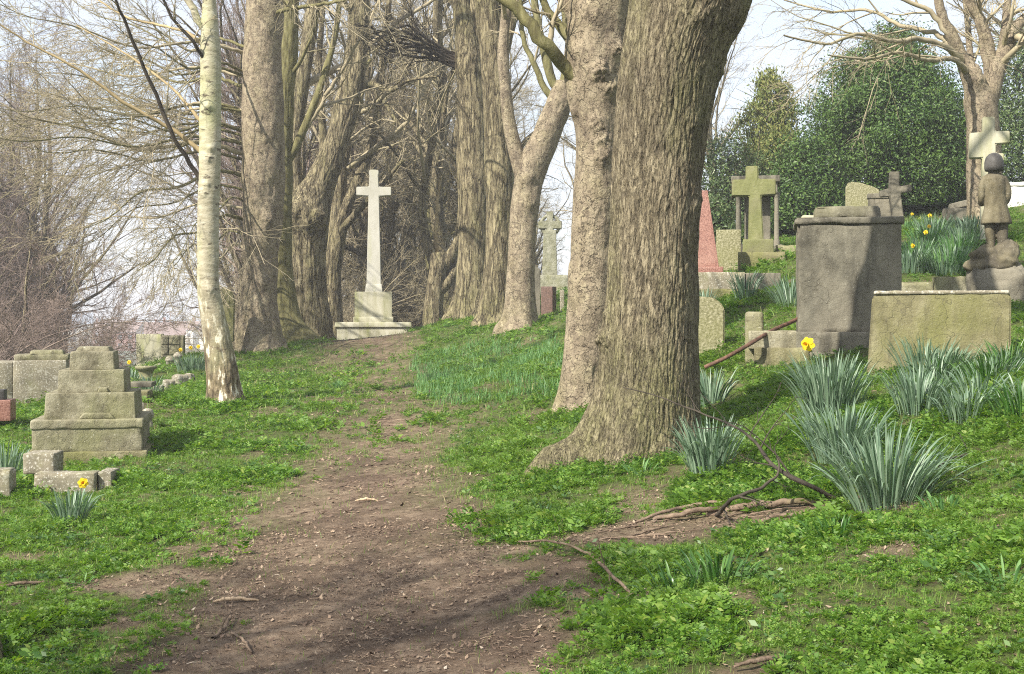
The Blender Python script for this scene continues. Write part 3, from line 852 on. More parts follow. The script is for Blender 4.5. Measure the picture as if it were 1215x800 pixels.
# the big ridged trunk beside the path
t = Tree('avenue_tree', 'thickest tree, with deeply ridged bark and a long root reaching to the path', 10.5, (760, 547))
_, C, R = t.trunk([(754, 560, 66), (758, 520, 63), (763, 490, 61), (768, 450, 58), (771, 400, 55.5), (776, 300, 51), (782, 200, 51), (792, 100, 56), (806, 40, 60), (818, 0, 66), (836, -70, 66), (850, -200, 55), (862, -420, 45), (880, -800, 34), (890, -1200, 18)],
    560, .010, 'ridged', M['bark_ridged'], lobes=[(PI + .32, .2, .62, .1), (PI + .3, .5, .22, .3), (-PI / 2 - .35, .35, .22, .25), (-.55, .33, .42, .22), (0.25, .4, .25, .3), (PI / 2, .5, .4, .3), (-1.15, .22, .2, .22)],
    burls=[(1.42, PI + .32, .085, .075), (1.62, PI + .3, .06, .03), (4.05, -1.35, .07, .03), (2.6, -.5, .12, .03), (3.75, -.25, .12, .03), (3.2, -1.0, .1, .02), (2.1, -.6, .12, -.02)], seed=2.0)
t.limb([(850, -60, 26), (905, -190, 20, -.4), (980, -420, 15, -1), (1060, -800, 7, -2)], M['bark_ridged'], kind='ridged')
t.limb([(845, -130, 26), (800, -300, 20, 1.2), (760, -560, 14, 3), (740, -900, 6, 5)], M['bark_ridged'], kind='ridged')
t.limb([(850, -200, 22), (880, -330, 16, 2), (930, -520, 11, 4), (960, -800, 6, 5)], M['bark_ridged'], kind='ridged')
t.auto_limbs(C, R, 5, rt, .6, .97, (.5, 1.0), (2.5, 5), M['bark_ridged'], .35)
t.twigs(M['twig_olive'], rt, 6, 5, 4, minr=.004)

# the smooth trunk with burls behind it
t = Tree('avenue_tree', 'smooth pale plane tree with knobbly burls, half hidden behind the thickest ridged trunk', 14, (692, 489))
_, C, R = t.trunk([(688, 497, 29), (690, 480, 27), (696, 400, 27), (704, 300, 26), (709, 200, 27), (711, 150, 29), (708, 100, 36), (708, 50, 37), (712, 0, 36), (716, -80, 33), (712, -250, 28), (725, -600, 20), (735, -1000, 9)],
    260, .02, 'plane', M['bark_plane'], lobes=[(PI, .5, .25, .2), (-1.2, .5, .2, .2), (0, .6, .2, .25), (PI / 2, .6, .2, .25)],
    burls=[(4.28, -1.5, .1, .1), (4.1, -1.15, .09, .08), (3.72, -1.75, .09, .07), (3.55, -1.5, .12, .06), (3.35, -1.6, .08, .05), (3.42, -1.2, .07, .04), (4.9, -1.9, .12, .05), (4.55, -.95, .1, .07), (4.5, -2.3, .14, .04), (3.9, -2.8, .06, .03)], seed=6.0)
t.limb([(708, 112, 9), (688, 95, 8.5, -.1), (664, 72, 8, -.2), (645, 48, 7.5, -.3), (622, 18, 7, -.3), (596, -6, 6.5, -.3), (560, -30, 5.5, -.3), (500, -80, 4, -.3)], M['limb_green'])
t.limb([(690, 75, 7), (672, 40, 6), (655, 18, 5), (640, -10, 4), (620, -60, 3)], M['limb_green'])
t.limb([(690, 40, 9, .2), (676, 10, 8, .2), (655, -20, 7, .2), (640, -80, 6, .3), (600, -200, 3, .5)], M['bark_plane'])
t.auto_limbs(C, R, 6, rt, .62, .97, (.5, 1.0), (2, 5), M['bark_plane'], .35)
t.twigs(M['twig_olive'], rt, 5, 5, 5, minr=.004)

# forked plane further on
t = Tree('avenue_tree', 'forked tree beside the path whose right fork ends in a sawn stub with green shoots', 24, (617, 389))
_, C, R = t.trunk([(616, 393, 23), (617, 378, 19.5), (618, 330, 17), (621, 270, 16), (625, 225, 17), (634, 192, 18), (648, 162, 16.5), (660, 132, 15), (667, 110, 13.5), (669, 97, 10)],
    140, .04, 'plane', M['bark_plane'], lobes=[(PI, .5, .3, .3), (-1.2, .5, .25, .3), (0, .6, .25, .3)], burls=[(4.25, -1.6, .12, .05), (3.8, -1.3, .15, .05), (5.8, -1.0, .2, .05)], seed=11.0)
t.limb([(622, 215, 10), (612, 180, 9), (605, 150, 8), (600, 110, 7), (597, 60, 6.5), (602, 0, 6), (606, -80, 5), (590, -300, 2.5)], M['bark_plane'])
t.limb([(668, 112, 6), (656, 98, 5.5), (648, 70, 5), (640, 35, 4.5), (634, 0, 4), (625, -90, 3)], M['limb_green'])
t.limb([(668, 108, 6.5), (672, 88, 5.5), (678, 62, 5), (672, 30, 4.5), (668, -10, 4), (660, -100, 3)], M['limb_green'])
t.limb([(662, 120, 5), (648, 108, 4), (636, 80, 3.5), (622, 50, 3), (617, 0, 2.5), (612, -60, 2)], M['limb_green'])
t.twigs(M['twig_olive'], rt, 6, 5, 4, minr=.005)

t = Tree('avenue_tree', 'straight buff trunk standing just left of the forked tree', 27, (592, 385))
_, C, R = t.trunk([(590, 390, 23), (591, 372, 20), (592, 320, 17), (593, 220, 17), (590, 120, 17), (583, 40, 16), (576, -20, 16), (570, -150, 13), (575, -400, 8)],
    120, .05, 'olive', M['bark_olive'], lobes=[(PI, .6, .35, .4), (-1.2, .5, .25, .3), (0, .6, .25, .4)], seed=14.0)
t.limb([(591, 90, 8), (600, 50, 7), (610, 10, 6.5), (618, -60, 6), (640, -260, 3)], M['bark_olive'])
t.auto_limbs(C, R, 9, rt, .45, .97, (.5, 1.1), (1.5, 4), M['bark_olive'], .3)
t.twigs(M['twig_olive'], rt, 6, 6, 5, minr=.005)

t = Tree('avenue_tree', 'dark straight trunk with a spray of thin shoots, right of the white cross', 30, (562, 378))
_, C, R = t.trunk([(559, 384, 27), (560, 365, 23), (562, 310, 19), (562, 200, 18.5), (560, 110, 18), (557, 72, 17), (553, 40, 14), (546, 0, 10), (540, -80, 9), (530, -300, 5)],
    120, .05, 'olive', M['bark_olive'], lobes=[(PI, .5, .35, .4), (-1.0, .5, .3, .4), (0, .6, .25, .4)], burls=[(7.6, -1.6, .3, .08), (4.8, -1.9, .15, .06)], seed=18.0)
t.limb([(560, 90, 10), (564, 40, 9), (566, 0, 8.5), (570, -120, 7), (560, -300, 4)], M['bark_olive'])
t.limb([(563, 80, 8), (574, 40, 7), (580, 0, 6.5), (590, -120, 5), (600, -300, 3)], M['bark_olive'])
for k in range(9):
    a = 68 + k * 2
    t.limb([(556, a, 2.2), (535, a - 6 + 3 * math.sin(k * 2.1), 2), (500, a - 12 - 9 * (k % 3), 1.6, -.4), (465 + 8 * (k % 4), a - 22 - 14 * (k % 3) + 8, 1.2, -.8), (430 + 9 * (k % 5), a - 34 + 10 * (k % 4) - 12, .7, -1)], M['twig_dark'], 5)
t.auto_limbs(C, R, 6, rt, .62, .97, (.5, 1.1), (1.5, 4), M['bark_olive'], .3)
t.twigs(M['twig_dark'], rt, 4, 5, 4, minr=.005)

t = Tree('avenue_tree', 'small lopped tree with two curling stems, just right of the white cross', 36, (512, 400))
_, C, R = t.trunk([(512, 404, 16), (513, 385, 13), (516, 345, 11), (521, 316, 11), (520, 300, 8)], 70, .06, 'olive', M['bark_olive'], lobes=[(PI, .5, .3, .3), (0, .5, .3, .3)], burls=[(3.1, -1.6, .15, .05)], seed=23.0)
t.limb([(521, 322, 9), (512, 304, 6.5), (505, 280, 5.5), (501, 245, 5), (504, 215, 4.8), (511, 180, 4.5), (519, 140, 4), (524, 90, 3.5), (522, 20, 3), (528, -60, 2)], M['bark_olive'])
t.limb([(518, 328, 9), (532, 308, 7), (543, 285, 6), (548, 250, 5), (546, 210, 4.8), (540, 170, 4.5), (548, 120, 3.6), (545, 40, 2.5)], M['bark_olive'])
t.limb([(518, 310, 3), (517, 280, 2.4), (519, 240, 2), (522, 210, 1.6)], M['twig_gold'], 6)
t.limb([(516, 350, 8), (534, 330, 6.5), (546, 305, 5.5, .3), (556, 280, 5, .5), (566, 230, 4, .8)], M['bark_olive'])
t.twigs(M['twig_olive'], rt, 7, 6, 4, minr=.006)

# left row
t = Tree('avenue_tree', 'stout upright trunk nearest behind the white birch, bark lit pale', 27, (308, 413))
_, C, R = t.trunk([(306, 420, 33), (306, 405, 29), (308, 370, 22), (309, 320, 20), (312, 260, 23), (313, 200, 25), (312, 120, 25), (312, 60, 23), (315, 0, 22), (317, -120, 19), (320, -400, 12), (320, -700, 6)],
    170, .04, 'plane', M['bark_plane'], lobes=[(PI + .2, .5, .3, .5), (-1.2, .45, .22, .4), (0, .6, .2, .5)], burls=[(3.7, -1.2, .16, .08), (3.2, -1.9, .16, .05), (2.4, -1.2, .16, .06), (4.1, -1.9, .07, .06), (5.6, -1.6, .08, .05), (2.9, -2.6, .12, .05)], seed=31.0, amp=1.3)
# long low boughs sweeping left
_rb = np.random.default_rng(5)
_bl = [(182, -300, -64, -3), (171, -230, 36, 2), (209, -190, 62, -4), (248, -250, 40, 1.5), (262, -130, 60, -3), (281, -100, 42, 3), (132, -260, -25, 1), (226, -205, 72, -1.5), (104, -200, -70, 2), (296, -70, 40, 1.5), (240, -90, 75, -5)]
_bl += [(_rb.uniform(15, 190), -_rb.uniform(150, 330), 0, _rb.uniform(-5, 4)) for k in range(15)]
for k, (v, du, dv, dy) in enumerate(_bl):
    if k > 10: dv = (v - 165) * .5 + _rb.uniform(-30, 10)
    u0 = 292
    s_ = (.75, .42, .55, .4, .5, .36, .5, .35, .5, .4, .3)[k] if k < 11 else .42
    t.limb([(306, v + 3, 5 * s_), (u0, v, 4.4 * s_), (u0 + du * .2, v + dv * .05 - 9, 3.6 * s_, dy * .2), (u0 + du * .42, v + dv * .15 + 4, 2.9 * s_, dy * .45), (u0 + du * .65, v + dv * .38 - 5, 2.1 * s_, dy * .65), (u0 + du * .85, v + dv * .72 + 4, 1.4 * s_, dy * .9), (u0 + du, v + dv, .8 * s_, dy)], M['limb_green'] if k % 3 else M['twig_olive'], 7)
t.limb([(312, 50, 3.5), (290, 24, 3), (275, 20, 2.6, -1), (330, 12, 2.2, -2), (400, 2, 1.8, -3), (460, -20, 1.2, -3)][:1] + [(322, 20, 3), (350, 10, 2.4, -1), (400, 2, 1.8, -2), (460, -12, 1.2, -3)], M['limb_green'], 7)
t.auto_limbs(C, R, 8, rt, .5, .97, (.5, 1.1), (2, 5), M['bark_plane'], .28)
t.twigs(M['twig_olive'], rt, 11, 8, 6, l1=(.25, .6), a=(.3, .8), minr=.0036, up=-.015, bias=(-.3, 0, -.25))

t = Tree('avenue_tree', 'slim green-tinged trunk with a swept root behind the stout upright trunk', 29, (342, 409))
_, C, R = t.trunk([(347, 415, 27), (346, 405, 22), (340, 380, 15), (337, 340, 12), (335, 280, 11), (335, 180, 11), (338, 100, 12), (343, 30, 11), (346, -80, 9), (350, -350, 5)],
    90, .05, 'olive', M['limb_green'], lobes=[(-.3, .5, .6, .35), (PI, .5, .2, .3)], seed=35.0)
t.limb([(338, 195, 6), (350, 175, 5), (362, 150, 4.6), (376, 115, 4.3), (386, 85, 4), (396, 50, 3.6), (402, 10, 3.2), (408, -60, 2)], M['limb_green'], 9)
t.limb([(352, 172, 3), (372, 140, 2.6), (392, 105, 2.3), (408, 80, 2), (430, 40, 1.4)], M['twig_olive'], 7)
t.auto_limbs(C, R, 9, rt, .35, .97, (.6, 1.2), (1.5, 3.5), M['limb_green'], .3)
t.twigs(M['twig_olive'], rt, 6, 6, 4, minr=.005)

t = Tree('avenue_tree', 'gnarled tree with a swollen dark burr halfway up and a split hollow foot', 33.9, (368, 408))
_, C, R = t.trunk([(370, 412, 27), (369, 400, 24), (367, 360, 21), (366, 310, 20), (366, 280, 22), (366, 258, 25), (370, 238, 23), (380, 218, 18), (391, 190, 15.5), (405, 150, 14), (416, 105, 14), (423, 55, 12.5), (428, 0, 11), (434, -120, 9), (440, -350, 5)],
    170, .045, 'olive', M['bark_olive'], lobes=[(-1.1, .3, .3, .5), (PI, .5, .2, .4), (0, .4, .25, .4), (-1.75, .13, -.4, 1.6)],
    burls=[(4.45, -1.7, .3, .2), (4.2, -2.4, .25, .16), (4.3, -1.0, .25, .18), (4.1, -1.5, .2, .1), (4.5, -2.0, .2, .1), (2.4, -2.1, .1, .1)], seed=41.0, amp=1.6, flut=.07)
t.limb([(362, 262, 14), (352, 228, 10), (348, 190, 9), (352, 145, 9), (358, 100, 9), (366, 50, 8.5), (372, 0, 8), (376, -100, 6), (372, -300, 3)], M['bark_olive'])
t.limb([(372, 250, 9), (384, 210, 5.5, .4), (398, 170, 4, .9), (410, 120, 3.2, 1.3), (440, 70, 2, 1.8)], M['limb_green'], 8)
t.limb([(418, 110, 5), (440, 100, 4), (462, 108, 3, -.5), (485, 96, 2, -1), (520, 90, 1.2, -1.5)], M['bark_olive'], 7)
t.auto_limbs(C, R, 10, rt, .5, .97, (.5, 1.1), (1.5, 4), M['bark_olive'], .25)
t.twigs(M['twig_olive'], rt, 6, 6, 4, minr=.005)

t = Tree('avenue_tree', 'leaning multi-stemmed tree immediately left of the white cross', 36, (394, 405))
_, C, R = t.trunk([(393, 410, 19), (393, 395, 15), (392, 340, 12.5), (395, 300, 12), (405, 262, 8.5), (418, 228, 6.5), (432, 195, 5.5), (446, 150, 4.8), (452, 90, 4), (462, 0, 3)], 80, .06, 'olive', M['bark_olive'], lobes=[(0, .5, .3, .4), (-1.5, .5, .2, .3)], seed=47.0, amp=1.3)
t.limb([(393, 320, 9), (398, 270, 8), (404, 215, 7.5), (411, 160, 7), (416, 100, 6), (418, 20, 5), (420, -80, 3)], M['bark_olive'])
t.limb([(392, 330, 8), (384, 280, 6.5), (380, 230, 6), (384, 170, 5), (378, 90, 4), (384, 0, 3)], M['bark_olive'])
t.limb([(404, 275, 5), (430, 245, 4, -.5), (452, 222, 3, -1), (478, 190, 2, -1.6)], M['bark_olive'], 7)
t.twigs(M['twig_olive'], rt, 8, 6, 5, minr=.006)

# the birch
t = Tree('birch_tree', 'white-barked birch leaning beside the left edge of the path', 17, (266, 476))
BB = [(267, 482, 21), (266, 470, 19.5), (263, 440, 18), (259, 410, 16.5), (253, 375, 14.5), (248, 345, 13.2), (247, 310, 12.6), (247, 250, 12.6), (249, 200, 12.8), (250, 130, 12.3), (250, 70, 12), (249, 30, 10), (248, 0, 8), (247, -60, 7.5), (243, -250, 6), (240, -500, 3)]
_, C, R = t.trunk(BB, 150, .022, 'birch', M['bark_birch'], lobes=[(PI, .5, .3, .15), (-1.0, .5, .2, .15), (.2, .5, .25, .15)], burls=[(3.75, -1.5, .05, .03), (3.4, -1.6, .05, .03), (3.9, -1.3, .05, .03), (4.45, -1.6, .06, .04), (2.0, -1.4, .1, .03), (3.3, -1.9, .06, .03)], seed=51.0)
t.limb([(244, 192, 3.6), (236, 177, 3), (202, 152, 2.5), (152, 125, 2.1, -.2), (115, 98, 1.8, -.3), (81, 76, 1.5, -.4), (34, 51, 1.2, -.5), (0, 29, 1, -.6), (-40, 0, .7, -.7)], M['twig_gold'], 7)
t.limb([(246, 222, 3.4), (233, 206, 2.8), (202, 155, 2.5, -.2), (186, 115, 2.3, -.3), (162, 61, 2, -.5), (145, 17, 1.7, -.7), (137, 0, 1.6, -.8), (120, -60, 1, -1)], M['twig_dark'], 7)
t.limb([(250, 92, 3), (248, 81, 2.5), (230, 51, 2.1, -.2), (206, 24, 1.8, -.3), (194, 0, 1.5, -.4), (180, -40, .8, -.6)], M['twig_dark'], 7)
t.limb([(247, 42, 6), (238, 27, 5), (230, 12, 4.4), (223, 0, 4), (205, -40, 3), (170, -120, 1.5)], M['bark_birch'], 9)
t.limb([(244, 148, 2.6), (228, 130, 2), (205, 105, 1.7, .4), (170, 78, 1.4, .7), (140, 58, 1.1, 1), (90, 30, .7, 1.2)], M['twig_gold'], 6)
t.limb([(245, 60, 2.6), (225, 40, 2), (190, 30, 1.6, .4), (150, 20, 1.3, .6), (100, -10, .8, 1)], M['twig_gold'], 6)
t.auto_limbs(C, R, 8, rt, .6, .97, (.7, 1.1), (1, 2.4), M['twig_dark'], .3)
t.twigs(M['twig_olive'], rt, 5, 5, 4, l1=(.2, .45), minr=.0025, up=-.03)

# bare tree on the right bank
t = Tree('bare_tree', 'bare forked tree with long drooping twigs behind the stone child and pale cross', 23, (1168, 270))
_, C, R = t.trunk([(1170, 300, 24), (1169, 250, 21), (1168, 200, 19), (1166, 150, 18), (1163, 122, 18), (1156, 100, 12), (1147, 80, 9.5), (1138, 62, 8), (1128, 40, 6.5), (1116, 10, 5.5), (1108, -30, 4.5), (1090, -120, 3)], 100, .04, 'plane', M['bark_plane'], burls=[(5.9, -1.6, .16, .1), (6.1, -1.0, .12, .06)], seed=57.0)
for k, rows in enumerate([[(1166, 135, 14), (1176, 105, 11.5), (1183, 80, 10.5), (1193, 58, 9), (1202, 38, 8), (1212, 25, 6), (1235, 0, 4.5), (1260, -60, 3)],
    [(1180, 92, 7), (1174, 60, 6.5), (1164, 25, 6), (1150, 0, 5.5), (1140, -60, 4)], [(1188, 70, 6), (1192, 40, 5), (1196, 0, 4.5), (1205, -70, 3)],
    [(1160, 110, 6), (1152, 70, 4.5, .5), (1148, 30, 3.5, .8), (1142, -20, 2.5, 1)], [(1172, 102, 5), (1168, 60, 4), (1160, 20, 3.5), (1172, -30, 2.5)],
    [(1146, 78, 5), (1122, 56, 3.6, -.3), (1090, 47, 3, -.6), (1060, 50, 2.6, -1), (1020, 40, 2, -1.4), (980, 52, 1.5, -1.8), (930, 42, 1, -2.2)],
    [(1138, 62, 4.5), (1110, 40, 3.2, .3), (1070, 30, 2.6, .6), (1030, 12, 2, 1), (985, 14, 1.5, 1.4), (930, 0, .9, 1.8)],
    [(1130, 46, 4), (1104, 14, 3), (1075, 2, 2.4), (1040, -12, 1.9), (1000, -10, 1.3)], [(1150, 88, 4), (1130, 70, 3, -.8), (1100, 72, 2.5, -1.4), (1065, 62, 2, -2), (1030, 70, 1.5, -2.6), (985, 66, .9, -3)],
    [(1204, 40, 5), (1218, 48, 4, -.5), (1240, 50, 3, -1), (1280, 70, 2, -1.5)]]):
    t.limb(rows, M['bark_plane'] if k < 5 else M['twig_olive'], 9)
t.twigs(M['twig_olive'], rt, 9, 6, 5, l1=(.25, .6), minr=.0035, up=-.035, a=(.35, .9))

# tree whose foot shows at the very corner, left of the camera
t = Tree('tree_stump', 'dark mossy stump at the extreme lower left corner, only its edge in sight', 5.95, (-60, 790), cat='stump')
_, C, R = t.trunk([(-58, 840, 66), (-60, 800, 58), (-62, 770, 52), (-63, 752, 49), (-63, 748, 40)], 140, .02, 'ridged', M['bark_ridged'], lobes=[(-.3, .35, .3, .14), (PI, .6, .4, .3)], seed=63.0)

# ------------------------------------------------------------------ woodland of bare trees
def wood_proto(name, h, seed, style, mat_t, mat_c):
    rng = np.random.default_rng(seed)
    o = thing(name, None, 'tree')
    z = np.linspace(-.3, h, 9)
    C = np.stack([np.cumsum(rng.normal(0, .035 * h, 9)) * .35, np.cumsum(rng.normal(0, .035 * h, 9)) * .35, z], 1)
    C[0, :2] = C[1, :2] = 0
    R = np.interp(z / h, [-.1, 0, .1, .5, 1], [.022 * h, .02 * h, .0165 * h, .011 * h, .003])
    c, r, s = spline(C, R, 30)
    b = Buf(); b.add(*tubes(c[None], r[None], 12))
    if style == 'shrub':
        A = []; 
        n = 19
        az = rng.uniform(0, 2 * PI, n); ln = h * rng.uniform(.7, 1.25, n)
        p = np.zeros((n, 3)); p[:, :2] = rng.normal(0, .15, (n, 2)); p[:, 2] = -.1
        d = unit(np.stack([np.cos(az) * .55, np.sin(az) * .55, np.ones(n)], -1))
        L1 = np.empty((n, 12, 3)); L1[:, 0] = p
        for k in range(1, 12):
            d = unit(d + rng.normal(size=d.shape) * .08 + np.array([0, 0, -.085]) + np.stack([np.cos(az), np.sin(az), np.zeros(n)], -1) * .03)
            L1[:, k] = L1[:, k - 1] + d * (ln / 11)[:, None]
        R1 = np.linspace(1, .2, 12)[None] * (.028 * rng.uniform(.6, 1.2, n))[:, None]
        kk, ww = (10, 9, 7), .1
    else:
        L1, R1 = grow(c[None], r[None], 22, rng, .22, .99, (.5, 1.05), (.3, .5), .5, N=9, wander=.13, up=.07, absl=h, fall=.55)
        kk, ww = (9, 7, 6), .17
    b2 = Buf()
    (b2 if style == 'shrub' else b).add(*tubes(L1, R1, 6))
    b.build('trunk', mat_t, o)
    up = -.02 if style == 'shrub' else .03
    L2, R2 = grow(L1, R1, kk[0], rng, .15, 1, (.45, 1.0), (.25, .55), .5, N=7, wander=ww, up=up, minr=.007)
    b2.add(*tubes(L2, R2, 4))
    L3, R3 = grow(L2, R2, kk[1], rng, .1, 1, (.45, 1.0), (.25, .6), .6, N=5, wander=ww, up=up, minr=.005)
    b2.add(*tubes(L3, R3, 3))
    L4, R4 = grow(L3, R3, kk[2], rng, .1, 1, (.4, 1.0), (.3, .7), .7, N=3, wander=ww, up=up, minr=.0042)
    b2.add(*tubes(L4, R4, 3))
    tag(b2.build('crown', mat_c, o), kind='stuff')
    return o

protos = {
 'a': wood_proto('woodland_tree', 13, 101, 'tree', M['bark_olive'], M['twig_olive']),
 'b': wood_proto('woodland_tree', 15, 102, 'tree', M['bark_olive'], M['twig_olive']),
 'c': wood_proto('woodland_tree', 11, 103, 'tree', M['limb_green'], M['twig_olive']),
 's': wood_proto('arching_shrub', 5, 104, 'shrub', M['bark_olive'], M['twig_red']),
 'q': wood_proto('woodland_tree', 16, 106, 'tree', M['bark_olive'], M['twig_red']),
 'm': wood_proto('arching_shrub', 5.5, 107, 'shrub', M['bark_olive'], M['twig_olive']),
 'r': wood_proto('woodland_tree', 10, 105, 'tree', M['bark_olive'], M['twig_red'])}
_used = set()
def plant(key, x, y, rz, sc, label, group, cat='tree'):
    o = protos[key] if key not in _used else copy_tree(protos[key])
    _used.add(key)
    o.location = (x, y, g1(x, y)); o.rotation_euler = (0, 0, rz); o.scale = (sc, sc, sc)
    tag(o, label, cat, group)
    return o
rw = np.random.default_rng(33)
def in_x(u, d): return (u - 607.5) * d / F
# the wood closing the end of the path
for k in range(44):
    d = 40 + 40 * ((k * .618) % 1)
    u = 300 + 290 * ((k * .7548 + .13) % 1)
    plant('abc'[k % 3], in_x(u, d), d, rw.uniform(0, 6), rw.uniform(.75, 1.15), 'bare olive-brown tree in the tangled wood behind the white cross', 'bare trees of the wood at the end of the path')
for k in range(22):
    d = 40 + 30 * ((k * .618 + .4) % 1)
    u = 300 + 270 * ((k * .7548 + .5) % 1)
    plant('m', in_x(u, d), d, rw.uniform(0, 6), rw.uniform(.6, 1.0), 'tangled leafless undergrowth at the foot of the wood behind the white cross', 'undergrowth of the wood at the end of the path', 'shrub')
for k in range(16):
    d = 40 + 24 * ((k * .618 + .1) % 1)
    u = (-130 + 190 * ((k * .7548 + .35) % 1)) if k % 4 else 285 + 15 * (k % 3)
    plant('q', in_x(u, d), d, rw.uniform(0, 6), rw.uniform(.85, 1.2), 'tall pinkish-brown bare tree reaching out of the picture at the upper left', 'tall bare trees at the upper left')
# reddish bare growth on the left
for k in range(14):
    d = 36 + 26 * ((k * .618 + .3) % 1)
    u = -120 + 165 * ((k * .7548) % 1)
    plant('r', in_x(u, d), d, rw.uniform(0, 6), rw.uniform(.8, 1.15), 'reddish-brown bare tree filling the sky behind the old tombs', 'reddish bare trees beyond the old tombs')
for k, (u, d, s) in enumerate([(-30, 27, 1.0), (25, 31, 1.05), (70, 36, .9), (-10, 38, 1.2), (0, 33, .8), (50, 45, 1.2), (222, 47, .5), (272, 44, .6)]):
    plant('s', in_x(u, d), d, rw.uniform(0, 6), s * .92, 'arching reddish shrub of drooping twigs behind the old tombs', 'arching shrubs behind the old tombs', 'shrub')
# thin saplings against the sky gap
plant('r', in_x(120, 40), 40, .4, .5, 'slender double-stemmed sapling against the blue gap of sky', None)
plant('r', in_x(134, 40.6), 40.6, 2.4, .52, 'slender straight sapling beside the double-stemmed one, against the gap of sky', None)
# thin bare trees on the bank, behind the avenue
for k, (u, d, s) in enumerate([(625, 62, .8), (700, 56, .8), (640, 75, .7), (848, 52, .95), (1230, 45, .8)]):
    plant('abc'[k % 3], in_x(u, d), d, rw.uniform(0, 6), s, 'bare tree on the brow of the bank, seen between the trunks' if k not in (3, 4) else ('pale bare tree with fine twigs, seen against the sky right of the thickest trunk' if k == 3 else 'bare tree at the far right behind the white wall'), 'bare trees on the brow' if k not in (3, 4) else None)
# bare trees beside and behind the camera: they shade the foreground
for k, (x, y, s) in enumerate([(-8.6, -.9, .85), (-3.2, -4.5, .95), (-9, -3, 1.0)]):
    plant('abc'[k % 3], x, y, rw.uniform(0, 6), s, 'bare avenue tree standing behind the photographer, out of the picture', 'bare trees behind the viewpoint')
# ------------------------------------------------------------------ evergreens on the bank
def crown_cloud(prof_f, h, n, per, leaf, rng, seed, rough=.3, shell=.62, spread=.3, sq=(1, 1), vert=0.0, freq=1.6):
    """leaves in clumps through the outer volume of a crown; prof_f(t) = radius at height t*h"""
    t = rng.random(n * 3); keep = rng.random(n * 3) * prof_f(np.linspace(0, 1, 60)).max() < prof_f(t) + .08
    t = t[keep][:n]; n = len(t)
    az = rng.uniform(0, 2 * PI, n)
    r = prof_f(t)
    dirs = np.stack([np.cos(az), np.sin(az), t * 1.6], -1)
    lump = 1 + rough * fbm(dirs * freq + seed, 3)
    rr = r * lump * (shell + (1 - shell) * rng.random(n) ** .6)
    c = np.stack([np.cos(az) * rr * sq[0], np.sin(az) * rr * sq[1], t * h * (1 + .1 * noise(dirs * 2 + seed))], -1)
    out = unit(np.stack([np.cos(az), np.sin(az), (t - .35) * 1.3], -1))
    off = rng.normal(size=(n, per, 3)) * spread * np.array([1, 1, .75])
    off *= (.4 + .9 * rng.random((n, 1, 1)))
    p = c[:, None] + off
    nn = unit(out[:, None] * .7 + rng.normal(size=p.shape) * .75 + np.array([0, 0, .35]))
    a = unit(np.cross(nn, rng.normal(size=p.shape)) + np.array([0, 0, -vert]))
    b = np.cross(nn, a)
    s = leaf * rng.uniform(.6, 1.3, (n, per, 1))
    V = np.stack([p - a * s, p + b * s * .42 + nn * s * .12, p + a * s, p - b * s * .42 + nn * s * .12], 2).reshape(-1, 3)
    return V, np.arange(len(V)).reshape(-1, 4)

def evergreen(name, label, cat, u, v, d, h, prof_f, mat, n, per, leaf, seed, stems=5, spread=.3, sq=(1, 1), rough=.3, vert=0.0, shell=.62, group=None, freq=1.6):
    rng = np.random.default_rng(seed)
    b = P(u, v, d); b[2] = g1(b[0], b[1]) - .05
    o = thing(name, label, cat, b, 0, group)
    V, q = crown_cloud(prof_f, h, n, per, leaf, rng, seed, rough, shell, spread, sq, vert, freq)
    V[:, 2] = np.maximum(V[:, 2], .02)
    Buf().add(V, q).build('crown', mat, o, smooth=False)
    tb = Buf()
    R = prof_f(np.linspace(0, 1, 40)).max()
    Q = []
    for k in range(stems):
        a = rng.uniform(0, 2 * PI); m = rng.uniform(.2, .55) * R
        pts = np.array([[.1 * math.cos(a), .1 * math.sin(a), -.2], [.3 * m * math.cos(a), .3 * m * math.sin(a), h * .25], [.7 * m * math.cos(a), .7 * m * math.sin(a), h * .55], [m * math.cos(a) * .6, m * math.sin(a) * .6, h * .9]])
        c, r, _s = spline(pts, [.1, .08, .05, .01], 20)
        tb.add(*tubes(c[None], r[None], 7)); Q.append((c, r))
    A, RA = grow(np.stack([c for c, r in Q]), np.stack([r for c, r in Q]), 14, rng, .15, 1, (.7, 1.2), (.3, .6), .5, N=6, wander=.15, up=.03)
    tb.add(*tubes(A, RA, 5))
    tb.build('trunk', M['bark_olive'], o)
    return o
evergreen('holly_tree', 'broad dark glossy evergreen bush with a domed top on the brow of the bank', 'evergreen', 1058, 262, 31, 4.45,
    lambda t: 2.1 * np.clip(1 - np.clip(t - .25, 0, 1) ** 1.5 / .65, 0, 1) ** .72 * (.85 + .15 * sstep(0, .25, t)), M['leaf_holly'], 2100, 62, .043, 201, spread=.22, rough=.46, freq=2.4, shell=.5)
evergreen('holly_bush', 'smaller dark evergreen joined to the left flank of the broad domed one', 'evergreen', 957, 285, 29.5, 2.1,
    lambda t: .85 * np.sqrt(np.clip(1 - t ** 1.6, 0, 1)), M['leaf_holly'], 420, 60, .048, 202, spread=.22, rough=.3)
evergreen('yew_tree', 'golden-green conifer with drooping sprays between the green cross and the domed evergreen', 'conifer', 915, 300, 34, 4.0,
    lambda t: .95 * np.clip(1 - t ** 2.0, 0, 1) ** .8 + .03, M['leaf_yew'], 420, 80, .05, 203, spread=.16, rough=.7, vert=1.3, freq=3.2)
evergreen('shrub', 'grey-green loose shrub behind the red granite obelisk', 'shrub', 862, 300, 33, 2.4,
    lambda t: 1.1 * np.sqrt(np.clip(1 - t ** 1.8, 0, 1)), M['leaf_dark'], 230, 60, .042, 204, spread=.26, rough=.6)
